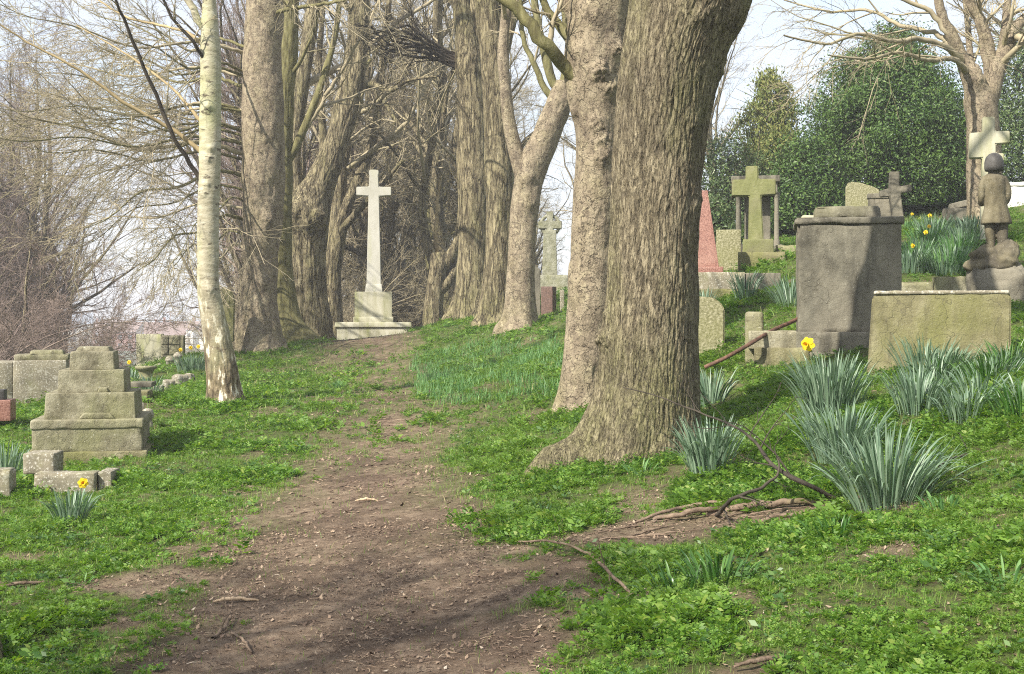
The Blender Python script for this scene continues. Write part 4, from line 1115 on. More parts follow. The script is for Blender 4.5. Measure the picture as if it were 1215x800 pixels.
evergreen('laurel_tree', 'tall dark evergreen at the right edge behind the white wall', 'evergreen', 1252, 262, 33, 4.4,
    lambda t: 1.75 * np.sqrt(np.clip(1 - t ** 2.2, 0, 1)), M['leaf_dark'], 800, 60, .05, 205, spread=.3, rough=.35)
evergreen('shrub', 'small leafy bush hidden behind the plain grey headstone by the obelisk', 'shrub', 842, 320, 27, 1.4,
    lambda t: .7 * np.sqrt(np.clip(1 - t ** 1.8, 0, 1)), M['leaf_dark'], 120, 45, .05, 206, spread=.2, rough=.4)

# ------------------------------------------------------------------ monuments
class Mon:
    """a monument whose pieces are given in photograph pixels at distance d; (u0, vb) is its foot"""
    def __init__(self, name, label, cat, u0, vb, d, rz=0.0, group=None):
        p = P(u0, vb, d)
        self.u0, self.vb, self.d = u0, vb, d
        self.o = thing(name, label, cat, p, rz, group)
        self.k = 0
    def X(self, u): return (u - self.u0) * self.d / F
    def Z(self, v): return (self.vb - v) * self.d / F
    def blk(self, name, ua, ub, va, vb, dep, mat, y=0.0, **kw):
        self.k += 1
        w = (ub - ua) * self.d / F; h = (vb - va) * self.d / F
        kw.setdefault('r', min(.011, h * .3)); kw.setdefault('step', max(.03, min(w, h) / 6))
        v, q = rbox(w, dep, h, seed=self.k * 2.3 + self.u0 * .13, **kw)
        v = v + [self.X((ua + ub) / 2), y + dep / 2, self.Z(vb)]
        o = Buf().add(v, q).build(name, mat if not isinstance(mat, str) else M[mat], self.o)
        return o
    def out(self, name, uv, dep, mat, y=0.0, bevel=.012):
        return outline_mesh(name, [(self.X(u), self.Z(v)) for u, v in uv], dep, M[mat], self.o, bevel, y)
    def lat(self, name, u, rows, mat, y=0.0, seg=28, amp=.003):
        v, q = lathe([(px(r, self.d), self.Z(v)) for r, v in rows], seg, (self.X(u), y, 0), amp, self.u0)
        return Buf().add(v, q).build(name, M[mat], self.o)

M['stone_celtic'] = mk_mat('stone_celtic', (8, None, [(.3, (.15, .15, .1)), (.5, (.25, .25, .18)), (.7, (.34, .335, .27))]), [(4, None, .55, .68, (.2, .2, .1), .6)], .92, [(24, None, .02)], .15)
# the stepped tomb on the left
m = Mon('stepped_tomb', 'stepped stone plinth of four shrinking tiers, largest monument left of the path', 'tomb', 102, 548, 13, .21)
m.blk('base_slab', 34, 172, 536, 575, 1.28, 'stone_moss', -.05, amp=.006, chip=.03)
m.blk('tier', 41, 166, 501, 536.5, 1.12, 'stone_buff', 0, r=.01, chip=.02, amp=.003)
m.blk('tier', 39.5, 167.5, 498, 509, 1.15, 'stone_buff', -.013, r=.014, chip=.015, amp=.003)
m.blk('tier', 53, 158, 467, 498.5, .94, 'stone_buff', .09, r=.01, taper=(.965, .97), amp=.003)
m.blk('tier', 67, 144.5, 440, 467.5, .74, 'stone_buff', .18, r=.01, taper=(.97, .97), amp=.003)
m.blk('tier', 79, 131.5, 418, 440.5, .54, 'stone_buff', .27, r=.012, taper=(.95, .95), amp=.004)
m.blk('cap', 85, 126, 412.5, 418.6, .42, 'stone_buff', .33, r=.01, taper=(.86, .88), amp=.004)
for (ua, ub, va, vb, y) in [(92, 135, 491, 498.5, .075), (113, 126, 461, 467.6, .16)]:
    hw = m.X(ub) - m.X((ua + ub) / 2)
    vv, qq = rbox(hw * 2, .04, m.Z(va) - m.Z(vb), r=.02, step=.02, taper=(.72, 1), seed=ua)
    Buf().add(vv + [m.X((ua + ub) / 2), y + .012, m.Z(vb)], qq).build('carving', M['stone_buff'], m.o)
m = Mon('grave_kerb', 'long low stone kerb in front of the stepped plinth', 'kerb', 85, 584, 11.35, .06)
m.blk('kerb_stone', 41, 112, 561.5, 592, .2, 'stone_lichen', 0, chip=.03, amp=.006)
m.blk('kerb_stone', 113.5, 129, 561, 590, .3, 'stone_lichen', .07, chip=.03, amp=.006)
m.blk('block', 19, 56, 541, 566, .3, 'stone_lichen', .22, chip=.03, amp=.007)
m = Mon('grave_kerb', 'short upright end of stone kerb cut by the left edge of the picture', 'kerb', -3, 590, 11.1, .1)
m.blk('kerb_stone', -40, 11.5, 558, 596, .2, 'stone_lichen', 0, chip=.03, amp=.006)
m = Mon('chest_tomb', 'low wall-like chest tomb of pale lichened slabs behind the stepped plinth', 'tomb', 30, 477, 18, .3)
m.blk('side_slab', -40, 16, 430, 485, .95, 'stone_lichen', .02, amp=.004, chip=.02)
m.blk('side_slab', 16.5, 76, 428, 484, .9, 'stone_lichen', 0, amp=.004, chip=.02)
m.blk('ledger', 17, 78, 421.5, 428.5, .75, 'stone_buff', .06, amp=.006, chip=.03)
m.blk('coping', 33, 73, 416.5, 422, .5, 'stone_buff', .16, amp=.006, taper=(.9, .9), chip=.03)
m = Mon('granite_block', 'small pink granite block with a dark stone on it at the left edge', 'block', 0, 494, 15.5, .2)
m.blk('block', -22, 12, 475, 500, .35, 'granite_red', 0, amp=.001, r=.008)
m.blk('vase_block', -16, 3.5, 463, 475.5, .2, 'stone_dark', .06, amp=.001, r=.008)
m = Mon('headstone', 'plain leaning rectangular headstone left of the panelled one', 'headstone', 176, 440, 28.2, .12)
m.blk('slab', 162, 192.5, 396.5, 450, .22, 'stone_pale_moss', 0, amp=.006, chip=.03)
m = Mon('headstone', 'headstone carved with square panels, just left of the birch', 'headstone', 205, 440, 28.0, .12)
m.blk('slab', 191, 218, 398, 450, .16, 'stone_buff', .04, amp=.003)
for (a, b, va, vb) in [(191.5, 199.5, 399, 409), (200.5, 213, 399, 409), (191.5, 199.5, 410, 421), (200.5, 213, 410, 421), (191.5, 213, 422, 434), (214, 217.6, 399, 434)]:
    m.blk('panel', a, b, va, vb, .06, 'stone_buff', 0, amp=.002, r=.012)
m = Mon('stone_urn', 'low stone urn with a flat wide rim in front of the old headstones', 'urn', 173, 453, 23, 0)
m.lat('bowl', 173, [(9, 460), (9, 449), (7.4, 447), (7.8, 442), (9.6, 439), (11.8, 438), (12.6, 436), (12.3, 434.4), (8, 435), (.5, 436)], 'stone_buff')
for k, (u, v0, v1, r_, nm) in enumerate([(201.5, 422, 441, 5, 'low domed stone post in front of the panelled headstone'), (211, 417.5, 432, 4.6, 'smaller domed stone post close to the daffodils by the birch'), (189, 431, 444, 8, 'squat mossy stone lump at the foot of the plain headstone')]):
    m = Mon('stone_post', nm, 'post', u, v1, 25.5 + k * .4, 0)
    m.lat('shaft', u, [(r_ * 1.05, v1 + 10), (r_, v1 - 2), (r_ * .95, v0 + 7), (r_ * 1.12, v0 + 6.4), (r_ * 1.1, v0 + 4.6), (r_ * .8, v0 + 2), (r_ * .4, v0 + .6), (.1, v0)], 'stone_lichen', seg=18, amp=.012)
m = Mon('grave_slab', 'pair of flat kerb stones right of the stepped plinth', 'grave', 160, 474, 17.5, .15)
m.blk('slab', 143, 175, 464.5, 480, .5, 'stone_moss', 0, chip=.02, amp=.005)
m.blk('slab', 146, 174, 456, 462, .5, 'stone_grey', .5, chip=.02, amp=.005)
m = Mon('grave_slab', 'tilted grey slate stone beside the small finial, right of the stepped plinth', 'grave', 164, 500, 15.5, .3)
m.blk('slab', 155, 172, 479, 506, .22, 'stone_grey', 0, taper=(.85, .7), amp=.004)
m = Mon('stone_finial', 'small ribbed stone finial on the grass right of the stepped plinth', 'finial', 175, 506, 15.2, 0)
m.lat('body', 175, [(7, 512), (6.6, 502), (5, 500), (5.2, 497), (7.2, 495), (7.4, 491), (6.4, 489), (6.6, 487), (4.6, 485.4), (2, 484.6), (.1, 484.4)], 'stone_lichen', seg=22, amp=.004)
for k, (u, v, w, h, d) in enumerate([(187, 468, 13, 9, 19.2), (200, 459, 15, 7, 20.4), (214, 453, 16, 6, 21.6), (180, 482, 10, 6, 17.8), (226, 449, 11, 5, 22.6)]):
    x0, y0, z0 = P(u, v, d)
    vv, qq = rbox(px(w, d), px(w * .8, d), px(h, d) + .12, r=.04, step=.03, amp=.02, big=.03, seed=k * 5.1)
    o = Buf().add(vv + [0, 0, -.1], qq).build('kerb_stone', M['stone_lichen'])
    o.location = (x0, y0, z0); o.rotation_euler = (0, 0, .5 + .2 * k)
    tag(o, ['largest lichened stone of the ragged row edging the grass near the birch', 'second lichened stone up the ragged row near the birch', 'long middle stone of the ragged row near the birch', 'lowest and flattest stone of the ragged row near the birch', 'topmost stone of the ragged row, nearest the birch trunk'][k], 'stone', 'ragged row of stones left of the birch')
m = Mon('headstone', 'tall narrow slab standing between the birch and the stout trunk', 'headstone', 272, 402, 26, .1)
m.out('slab', [(258, 406), (258, 344), (263, 342), (271, 343), (276, 347), (278, 356), (277, 406)], .14, 'stone_moss', 0, .015)

# the white war memorial cross
m = Mon('memorial_cross', 'tall white stone cross on a stepped plinth at the end of the path', 'memorial', 443, 410, 32, .09)
m.blk('plinth', 400, 486, 388, 420, 1.5, 'stone_pale_moss', 0, r=.012, amp=.001, step=.12)
m.blk('coping', 397.5, 488.5, 382.5, 388.3, 1.6, 'stone_pale_moss', -.05, r=.015, amp=.001, taper=(.985, .985), step=.12)
m.blk('pedestal', 419, 466.5, 376, 383, .98, 'stone_pale_moss', .26, r=.02, amp=.001, step=.1)
m.blk('pedestal', 420.5, 465, 346, 376.4, .92, 'stone_pale_moss', .29, r=.01, amp=.001, step=.1)
m.blk('shaft_base', 432.5, 453.5, 336.5, 346.4, .44, 'stone_pale', .53, r=.012, amp=.001, taper=(.9, .9), step=.06)
w0, w1 = 8.8, 6.1
sh = [(443 - w0, 337), (443 - 6.4, 230), (443 - 21, 229), (443 - 21, 219), (443 - 6, 218.4), (443 - 5.2, 204), (443 - 6, 203), (443 - 6, 199.5), (443 - 3.5, 198), (443 + 3.5, 198), (443 + 6, 199.5), (443 + 6, 203), (443 + 5.2, 204), (443 + 6, 218.4), (443 + 21, 219), (443 + 21, 229), (443 + 6.4, 230), (443 + w0, 337)]
m.out('cross', sh, .3, 'stone_pale', .6, .035)
# Celtic cross and stones behind the forked tree
m = Mon('celtic_cross', 'lichened wheel-headed Celtic cross on a heavy base seen between the trunks', 'cross', 654, 368, 30.5, -.05)
m.blk('base', 632, 676, 326, 347, .6, 'stone_celtic', .1, taper=(.88, .9), amp=.008, chip=.03)
m.blk('base', 628, 682, 344, 376, .75, 'stone_celtic', 0, amp=.008, chip=.03)
m.blk('shaft', 643, 661, 272, 327, .24, 'stone_celtic', .25, taper=(.82, .9), amp=.006)
m.out('cross_head', [(648.5, 275), (648, 270.5), (638, 270.5), (638, 261), (648.5, 261), (648, 250), (656.5, 250), (656, 261), (666.5, 261), (666.5, 270.5), (656.5, 270.5), (656, 275)], .16, 'stone_celtic', .29, .012)
a = np.linspace(0, 2 * PI, 40)
ring = np.stack([m.X(652.3) + np.cos(a) * px(11.2, 30.5), np.full(40, .37), m.Z(265.8) + np.sin(a) * px(11.2, 30.5)], -1)
Buf().add(*tubes(ring[None], np.full((1, 40), px(2.0, 30.5)), 8)).build('ring', M['stone_celtic'], m.o)
m = Mon('headstone', 'grey shouldered headstone left of the Celtic cross, partly behind the forked trunk', 'headstone', 637, 374, 26.3, 0)
m.out('slab', [(626, 378), (626, 322), (630, 317), (637, 316), (641, 320), (641.5, 378)], .14, 'stone_grey', 0, .012)
m = Mon('headstone', 'small red-brown granite stone in front of the Celtic cross', 'headstone', 647, 374, 25.7, -.3)
M['granite_brown'] = mk_mat('granite_brown', (30, None, [(.36, (.07, .045, .035)), (.6, (.16, .1, .08))]), (), .6)
m.blk('slab', 641.5, 656, 340, 380, .3, 'granite_brown', 0, amp=.002, r=.012)
m = Mon('stone_post', 'thin pale stone post beside the red-brown stone and smooth plane trunk', 'post', 667, 372, 25.6, 0)
m.blk('shaft', 664.5, 669.5, 344, 378, .09, 'stone_lichen', 0, amp=.003, r=.01)

# right bank, from the back
m = Mon('garden_wall', 'white roughcast wall end at the right edge of the picture', 'wall', 1215, 272, 29, -.1)
m.blk('wall', 1194, 1330, 220, 282, .3, 'plaster_white', 0, amp=.012, r=.03, step=.08)
m.blk('coping', 1192, 1332, 216, 221, .36, 'plaster_white', -.03, amp=.012, r=.03, step=.08)
m = Mon('stone_cross', 'pale lichened cross standing behind the stone child', 'cross', 1173, 250, 19, -.25)
m.out('cross', [(1164, 285), (1166, 187), (1151.5, 187), (1151.5, 170), (1152, 157), (1166.5, 156.5), (1166.5, 138.5), (1180, 138.5), (1180.5, 156), (1196.5, 156), (1196.5, 170.5), (1181, 171), (1181.5, 182), (1190.5, 182.5), (1190.5, 191.5), (1182, 192), (1184, 285)], .16, 'stone_pale_moss', 0, .012)
m = Mon('headstone', 'leaning dark cross with a square foot behind the tall grey pedestal', 'cross', 1064, 258, 24, -.2)
m.out('cross', [(1059.5, 266), (1055.5, 233), (1045, 233.5), (1044, 226), (1055.3, 223), (1056, 203.5), (1067, 203.5), (1067, 221), (1080.5, 219), (1081.5, 227), (1068.5, 229.5), (1073, 266)], .16, 'stone_grey', 0, .012)
m = Mon('headstone', 'flat dark headstone with a ledge, left of the leaning cross', 'headstone', 1045, 260, 24.6, -.2)
m.blk('slab', 1031, 1061, 235, 270, .16, 'stone_grey', 0, amp=.004)
m.blk('coping', 1030, 1060, 229.5, 235.5, .2, 'stone_grey', -.02, amp=.004)
m = Mon('rough_stone', 'pale rough-hewn stone with a broken slanting top behind the tall grey pedestal', 'stone', 1022, 262, 25.4, -.2)
m.out('slab', [(1004, 270), (1004.5, 219), (1009, 215), (1022, 217), (1034, 221), (1044, 226), (1046, 270)], .3, 'stone_speck', 0, .03)
m = Mon('grave_slab', 'toppled grey slabs lying on the brow under the domed evergreen', 'grave', 1138, 258, 26, -.3)
o = m.blk('slab', 1120, 1160, 247, 262, .8, 'stone_grey', 0, amp=.006)
o = m.blk('slab', 1131, 1156, 239, 246, .5, 'stone_grey', .2, amp=.006); o.rotation_euler = (0, -.22, 0)
# colonnaded monument behind the green cross
m = Mon('canopy_tomb', 'dark stone canopy on slim columns standing behind the mossy green cross', 'tomb', 897, 312, 21.6, -.2)
m.blk('base', 866, 928, 290, 325, .9, 'stone_grey', 0, amp=.004)
m.blk('canopy', 868, 925, 208.5, 216, .9, 'stone_grey', 0, amp=.004)
m.blk('canopy', 871, 922, 216, 229, .8, 'stone_grey', .05, amp=.004)
for u in (876, 921):
    for y in (.14, .76):
        m.lat('column', u, [(4, 291), (4, 286), (3, 284), (2.7, 240), (3, 233), (4.2, 231), (4.2, 228)], 'stone_grey', y, 14, .001)
m.blk('panel', 883, 891, 228, 291, .12, 'stone_grey', .4, amp=.003)
m.blk('panel', 903, 914, 228, 291, .12, 'stone_grey', .4, amp=.003)
m = Mon('stone_cross', 'mossy lime-green cross on two stepped blocks, left of the dark pedestal', 'cross', 900, 322, 20, -.2)
m.blk('step', 876, 931, 299, 335, .85, 'stone_moss', 0, amp=.006, chip=.03)
m.blk('step', 881, 918, 283, 299.6, .5, 'stone_lime', .17, amp=.004, taper=(.97, .97))
m.out('cross', [(887.5, 284), (888.5, 230), (868, 229.5), (868, 210), (884.5, 210), (884.5, 194), (899.5, 194), (899.8, 210), (920, 210), (920.5, 229), (903, 230), (906, 284)], .2, 'stone_lime', .3, .014)
m = Mon('headstone', 'plain grey headstone between the obelisk and the green cross', 'headstone', 864, 322, 20.8, -.15)
m.blk('slab', 850, 879, 272.5, 330, .14, 'stone_speck', 0, amp=.005)
m = Mon('obelisk', 'tapering red granite obelisk half hidden by the thickest trunk', 'obelisk', 832, 335, 19, -.15)
m.blk('shaft', 811, 853, 224, 317, px(40, 19), 'granite_red', .1, taper=(.36, .36), amp=0, r=.006)
m.blk('base', 806, 858, 316.5, 327, px(52, 19), 'granite_red', .03, amp=0, r=.012)
m.blk('base', 798, 866, 326.5, 340, px(66, 19), 'granite_red', -.06, amp=0, r=.012)
m = Mon('grave_kerb', 'kerb wall thick with white lichen under the red obelisk', 'kerb', 870, 346, 17.4, -.1)
m.blk('kerb_stone', 800, 884, 323, 347, .3, 'stone_lichen', 0, amp=.006, chip=.03)
m.blk('kerb_stone', 885, 926, 324, 345, .3, 'stone_grey', .02, amp=.006, chip=.03)
m.blk('footing', 800, 884, 343, 358, .36, 'stone_moss', -.06, amp=.006, chip=.03)
m = Mon('grave_kerb', 'broken stone ledge running from the green cross towards the dark pedestal', 'kerb', 938, 305, 20.5, -.5)
m.blk('kerb_stone', 920, 956, 291, 312, .25, 'stone_buff', 0, amp=.012, chip=.04)
m = Mon('headstone', 'speckled greenish headstone with cut shoulders hard against the thickest trunk', 'headstone', 838, 421, 14.2, -.1)
m.out('slab', [(812, 432), (812, 352), (834, 352), (846, 353), (855, 359), (859.5, 367), (859.5, 432)], .12, 'stone_speck', 0, .014)

# dark pedestal on its kerbed plot
m = Mon('pedestal_tomb', 'tall dark-stained square pedestal with a worn cap, biggest monument on the right bank', 'tomb', 1010, 438, 13, -.2)
m.blk('die', 949, 1069, 264, 397, .95, 'stone_grey', .12, r=.02, amp=.004, chip=.1, big=.012, step=.05)
m.blk('cap', 945, 1072, 256.5, 265, 1.0, 'stone_grey', .095, r=.02, amp=.004, chip=.04, step=.05)
m.blk('crown_block', 968, 1047, 242, 257, .6, 'stone_grey', .24, r=.025, amp=.005, chip=.05, taper=(.96, .94), step=.05)
m.blk('crown_block', 954, 972, 250, 257, .35, 'stone_pale_moss', .5, r=.02, amp=.005)
m.blk('kerb_stone', 946, 1038, 394, 419, .2, 'stone_grey', 0, amp=.005, chip=.03)
o = m.blk('kerb_stone', 890, 947, 393, 415, 1.0, 'stone_buff', .02, amp=.005, chip=.03)
m.blk('footing', 897, 962, 413, 446, .9, 'stone_moss', -.03, amp=.007, chip=.03)
m.blk('footing', 960, 1040, 418, 448, .3, 'stone_grey', -.02, amp=.007, chip=.03)
m = Mon('stone_post', 'short round-topped stone post at the corner of the pedestal plot', 'post', 894, 425, 13.4, -.2)
m.blk('shaft', 884, 905.5, 370, 432, .16, 'stone_buff', 0, r=.035, amp=.004)
pts = [P(836, 436, 13.3), P(862, 424, 13.25), P(890, 408, 13.0), P(915, 393, 13.3), P(935, 384, 13.6), P(952, 376, 13.8)]
c, r, s = spline(pts, [.022] * 6, 40)
tag(Buf().add(*tubes(c[None], r[None], 8)).build('iron_rail', M['iron_rust']), 'bent rusty iron rail slanting across the pedestal plot', 'rail')
# leaning slab in front
m = Mon('ledger_slab', 'broad mossy slab propped upright in front of the dark pedestal', 'gravestone', 1112, 441, 11.4, -.26)
o = m.out('slab', [(1029, 455), (1033, 430), (1038, 352), (1043, 349), (1120, 347.5), (1192, 347), (1195, 352), (1194, 440), (1194, 455)], .16, 'stone_moss', 0, .014)
o.rotation_euler = (-.06, 0, 0)
m.blk('top_edge', 1040, 1193, 344.8, 349.2, .15, 'stone_lichen', .03, amp=.005, r=.014)
m = Mon('grave_kerb', 'pair of low pale blocks on the bank right of the dark pedestal', 'kerb', 1108, 352, 15.2, -.2)
m.blk('kerb_stone', 1060, 1108, 334.5, 362, .2, 'stone_buff', .03, amp=.006, chip=.03)
m.blk('kerb_stone', 1108, 1146, 328.5, 362, .26, 'stone_buff', 0, amp=.006, chip=.04, taper=(.95, .9))

# ------------------------------------------------------------------ the stone child
def loft(rows, seg=24):
    """rows (x, y, z, rx, ry)"""
    a = np.arange(seg) * 2 * PI / seg
    v = np.array([[(x + rx * math.cos(t), y + ry * math.sin(t), z) for t in a] for x, y, z, rx, ry in rows]).reshape(-1, 3)
    n = len(rows)
    q = [tuple(x) for x in grid_quads(n, seg, True)]
    b = Buf()
    vv = np.concatenate([v, [[rows[0][0], rows[0][1], rows[0][2]], [rows[-1][0], rows[-1][1], rows[-1][2]]]])
    t = [(k, len(v), (k + 1) % seg) for k in range(seg)] + [((n - 1) * seg + k, (n - 1) * seg + (k + 1) % seg, len(v) + 1) for k in range(seg)]
    return vv, q, t
def capped(pts, r, sides=14, n=16):
    c, rr, s = spline(pts, r, n)
    c = np.concatenate([c[:1] - unit(c[1:2] - c[:1]) * rr[0] * .6, c, c[-1:] + unit(c[-1:] - c[-2:-1]) * rr[-1] * .6])
    rr = np.concatenate([[rr[0] * .3], rr, [rr[-1] * .3]])
    v, q = tubes(c[None], rr[None], sides)
    k = len(c)
    t = [(j, len(v), (j + 1) % sides) for j in range(sides)] + [((k - 1) * sides + j, (k - 1) * sides + (j + 1) % sides, len(v) + 1) for j in range(sides)]
    return np.concatenate([v, c[:1], c[-1:]]), q, t
def remesh(o, vox, smooth=4):
    md = o.modifiers.new('remesh', 'REMESH'); md.mode = 'VOXEL'; md.voxel_size = vox; md.use_smooth_shade = True
    ms = o.modifiers.new('smooth', 'SMOOTH'); ms.iterations = smooth; ms.factor = .5
DS = 15.6
M['stone_statue'] = mk_mat('stone_statue', (6, (1, 1, .6), [(.3, (.07, .06, .038)), (.5, (.14, .122, .076)), (.7, (.21, .187, .125))]), [(3, (1, 1, .6), .5, .66, (.07, .062, .05), .65), (50, None, .62, .67, (.33, .31, .24), .5)], .9, [(20, None, .012), (80, None, .005)], .15)
sp_ = P(1181, 312, DS)
S_ = thing('child_statue', 'weathered stone child in a tunic with bobbed hair, turned away, on a boulder', 'statue', sp_, -.12)
S_.scale = (1.1, 1.1, 1.1)
bb = Buf()
for part in [loft([(.01, 0, .43, .15, .1), (.012, 0, .435, .2, .145), (.012, 0, .46, .198, .145), (.008, 0, .62, .152, .115), (0, 0, .76, .132, .1), (-.005, 0, .86, .142, .105), (-.01, 0, .94, .15, .1), (-.012, 0, .985, .115, .08), (-.015, 0, 1.01, .055, .055), (-.015, .01, 1.06, .05, .05)]),
             loft([(-.015, .02, 1.0, .03, .03), (-.015, .015, 1.03, .07, .075), (-.015, .012, 1.08, .088, .095), (-.015, .01, 1.13, .095, .1), (-.015, .008, 1.18, .085, .09), (-.015, .005, 1.215, .05, .055)]),
             capped([(-.125, 0, .95), (-.17, 0, .84), (-.175, .01, .73), (-.15, .09, .68), (-.07, .17, .74)], [.05, .052, .046, .042, .032]),
             capped([(.1, 0, .95), (.15, 0, .84), (.16, .01, .73), (.13, .09, .68), (.05, .17, .74)], [.05, .052, .046, .042, .032]),
             capped([(-.055, .01, .5), (-.06, .02, .35), (-.045, .03, .22), (-.05, .02, .08)], [.08, .07, .055, .05]),
             capped([(.075, 0, .5), (.085, .0, .36), (.09, -.02, .24), (.085, .0, .08)], [.085, .08, .065, .055]),
             capped([(-.05, -.02, .07), (-.06, .1, .05)], [.045, .035]), capped([(.085, -.02, .07), (.1, .1, .05)], [.045, .035]),
             capped([(-.015, .1, 1.09), (-.015, .125, 1.075)], [.014, .018], 8, 5), capped([(-.035, .09, 1.05), (.005, .09, 1.05)], [.012, .012], 8, 5)]:
    bb.add(*part)
_a = np.arctan2(bb.v[0][:, 1], bb.v[0][:, 0]); _f = 1 + .035 * np.sin(_a * 9 + bb.v[0][:, 2] * 4) * sstep(.85, .5, bb.v[0][:, 2])
bb.v[0][:, :2] *= _f[:, None]
for vv in bb.v: vv[:, 0] = -.012 + (vv[:, 0] + .012) * np.where(vv[:, 2] < 1.0, .84, 1)
for s in (-1, 1):                                  # the hands, joined in front
    for k in range(4):
        bb.add(*capped([(s * .055, .165, .75 + .016 * k - .02), (s * .03, .205, .77 + .016 * k - .02), (s * .008, .215, .80 + .012 * k - .02)], [.011, .01, .008], 8, 6))
    bb.add(*capped([(s * .055, .16, .775), (s * .04, .165, .815), (s * .02, .18, .835)], [.012, .011, .009], 8, 6))
o = bb.build('body', M['stone_statue'], S_); remesh(o, .009, 2)
hb = Buf()
hb.add(*loft([(-.015, -.01, 1.025, .085, .085), (-.015, -.012, 1.03, .108, .105), (-.015, -.01, 1.07, .113, .112), (-.015, -.008, 1.13, .11, .112), (-.015, -.004, 1.185, .092, .098), (-.015, 0, 1.222, .055, .06), (-.015, 0, 1.235, .015, .015)]))
V = hb.v[0]
V[:, 1] = np.where(V[:, 1] > .045, .045 + (V[:, 1] - .045) * np.where(V[:, 2] > 1.16, 1, .2), V[:, 1])
ang = np.arctan2(V[:, 1], V[:, 0])
V[:, 0] = -.015 + (V[:, 0] + .015) * .93
V[:, :2] *= (1 + .012 * np.sin(ang * 22))[:, None]
hb.build('hair', M['stone_dark'], S_)
rb = Buf()
for (x, y, z, a, b_, c_) in [(-.03, .02, -.06, .3, .25, .16), (.1, -.05, .08, .13, .14, .15), (-.12, -.02, .06, .16, .16, .13), (.15, .02, .14, .09, .1, .12), (.02, -.1, .0, .2, .12, .11)]:
    rows = [(x, y, z - c_ + .02 + c_ * 2 * k / 24, a * math.sin(PI * (k + .4) / 24.8) + .01, b_ * math.sin(PI * (k + .4) / 24.8) + .01) for k in range(25)]
    rb.add(*loft(rows, 40))
rb.v = [v + np.stack([fbm(v * 7 + k, 3) for k in (1, 5, 9)], -1) * .028 for v in rb.v]
o = rb.build('rock_mound', M['stone_statue'], S_); remesh(o, .012, 1)
# boulder it stands on
g = np.linspace(0, PI, 40)[:, None]; h = np.arange(64)[None] * 2 * PI / 64
nv = np.stack([np.sin(g) * np.cos(h), np.sin(g) * np.sin(h), np.cos(g) * np.ones_like(h)], -1)
pw = np.sign(nv) * np.abs(nv) ** .62
bv = pw * np.array([.36, .33, .42]) * (1 + .09 * fbm(nv * 1.7 + 4, 4) + .025 * fbm(nv * 9, 3))[..., None]
bv += np.array([.02, .03, -.42])
Buf().add(bv.reshape(-1, 3), grid_quads(40, 64, True)[:, ::-1]).build('boulder', M['stone_grey'], S_)

# ------------------------------------------------------------------ houses down in the valley
def house(name, label, x, y, rz, w, dp, h, wall, roof, seed):
    z = float(gz0(np.array([x]), np.array([y]))[0])
    o = thing(name, label, 'house', (x, y, z), rz, 'houses down in the valley')
    v, q = rbox(w, dp, h, r=.02, step=3, amp=0); Buf().add(v, q).build('wall', wall, o)
    rf = outline_mesh('roof', [(-dp / 2 - .4, h), (dp / 2 + .4, h), (0, h + dp * .42)], w + .6, roof, o, 0, -w / 2 - .3)
    rf.rotation_euler = (0, 0, PI / 2)
    v, q = rbox(.9, .7, 2.2, r=.03, step=1, amp=0); Buf().add(v + [w * .3, 0, h + dp * .3], q).build('chimney', M['brick'], rf)
    for k in range(max(2, int(w / 3))):
        for f in range(int(h / 2.8)):
            v, q = rbox(1.3, .12, 1.4, r=.02, step=1, amp=0)
            wo = Buf().add(v + [-w / 2 + (k + .5) * w / max(2, int(w / 3)), -dp / 2 - .03, .9 + 2.8 * f], q).build('window', M['pane'], o)
    return o
M['brick'] = mk_mat('brick', (3, None, [(.3, (.25, .1, .07)), (.7, (.36, .17, .12))]))
M['render_white'] = mk_mat('render_white', (1, None, [(.3, (.62, .6, .55)), (.7, (.74, .72, .68))]))
M['roof_red'] = mk_mat('roof_red', (2, None, [(.3, (.2, .125, .1)), (.7, (.27, .18, .145))]))
M['roof_slate'] = mk_mat('roof_slate', (2, None, [(.3, (.2, .24, .3)), (.7, (.3, .34, .4))]), (), .5)
M['pane'] = mk_mat('pane', (1, None, [(.3, (.05, .06, .07)), (.7, (.08, .09, .1))]), (), .2, (), .5)
rh = np.random.default_rng(77)
_HL = ['white-walled house with a red roof far down the valley', 'brick house with a red roof far down the valley', 'white house with a slate roof far down the valley']
for k in range(16):
    d = 300 + 24 * k + rh.uniform(-6, 6); u = -20 + 300 * ((k * .618 + .1) % 1)
    kk = k % 3
    house('house', _HL[kk], in_x(u, d), d, rh.uniform(-.5, .5), rh.uniform(9, 15), rh.uniform(7, 9), rh.choice([5.8, 6.2, 8.6]), [M['render_white'], M['brick'], M['render_white']][kk], [M['roof_red'], M['roof_red'], M['roof_slate']][kk], k)
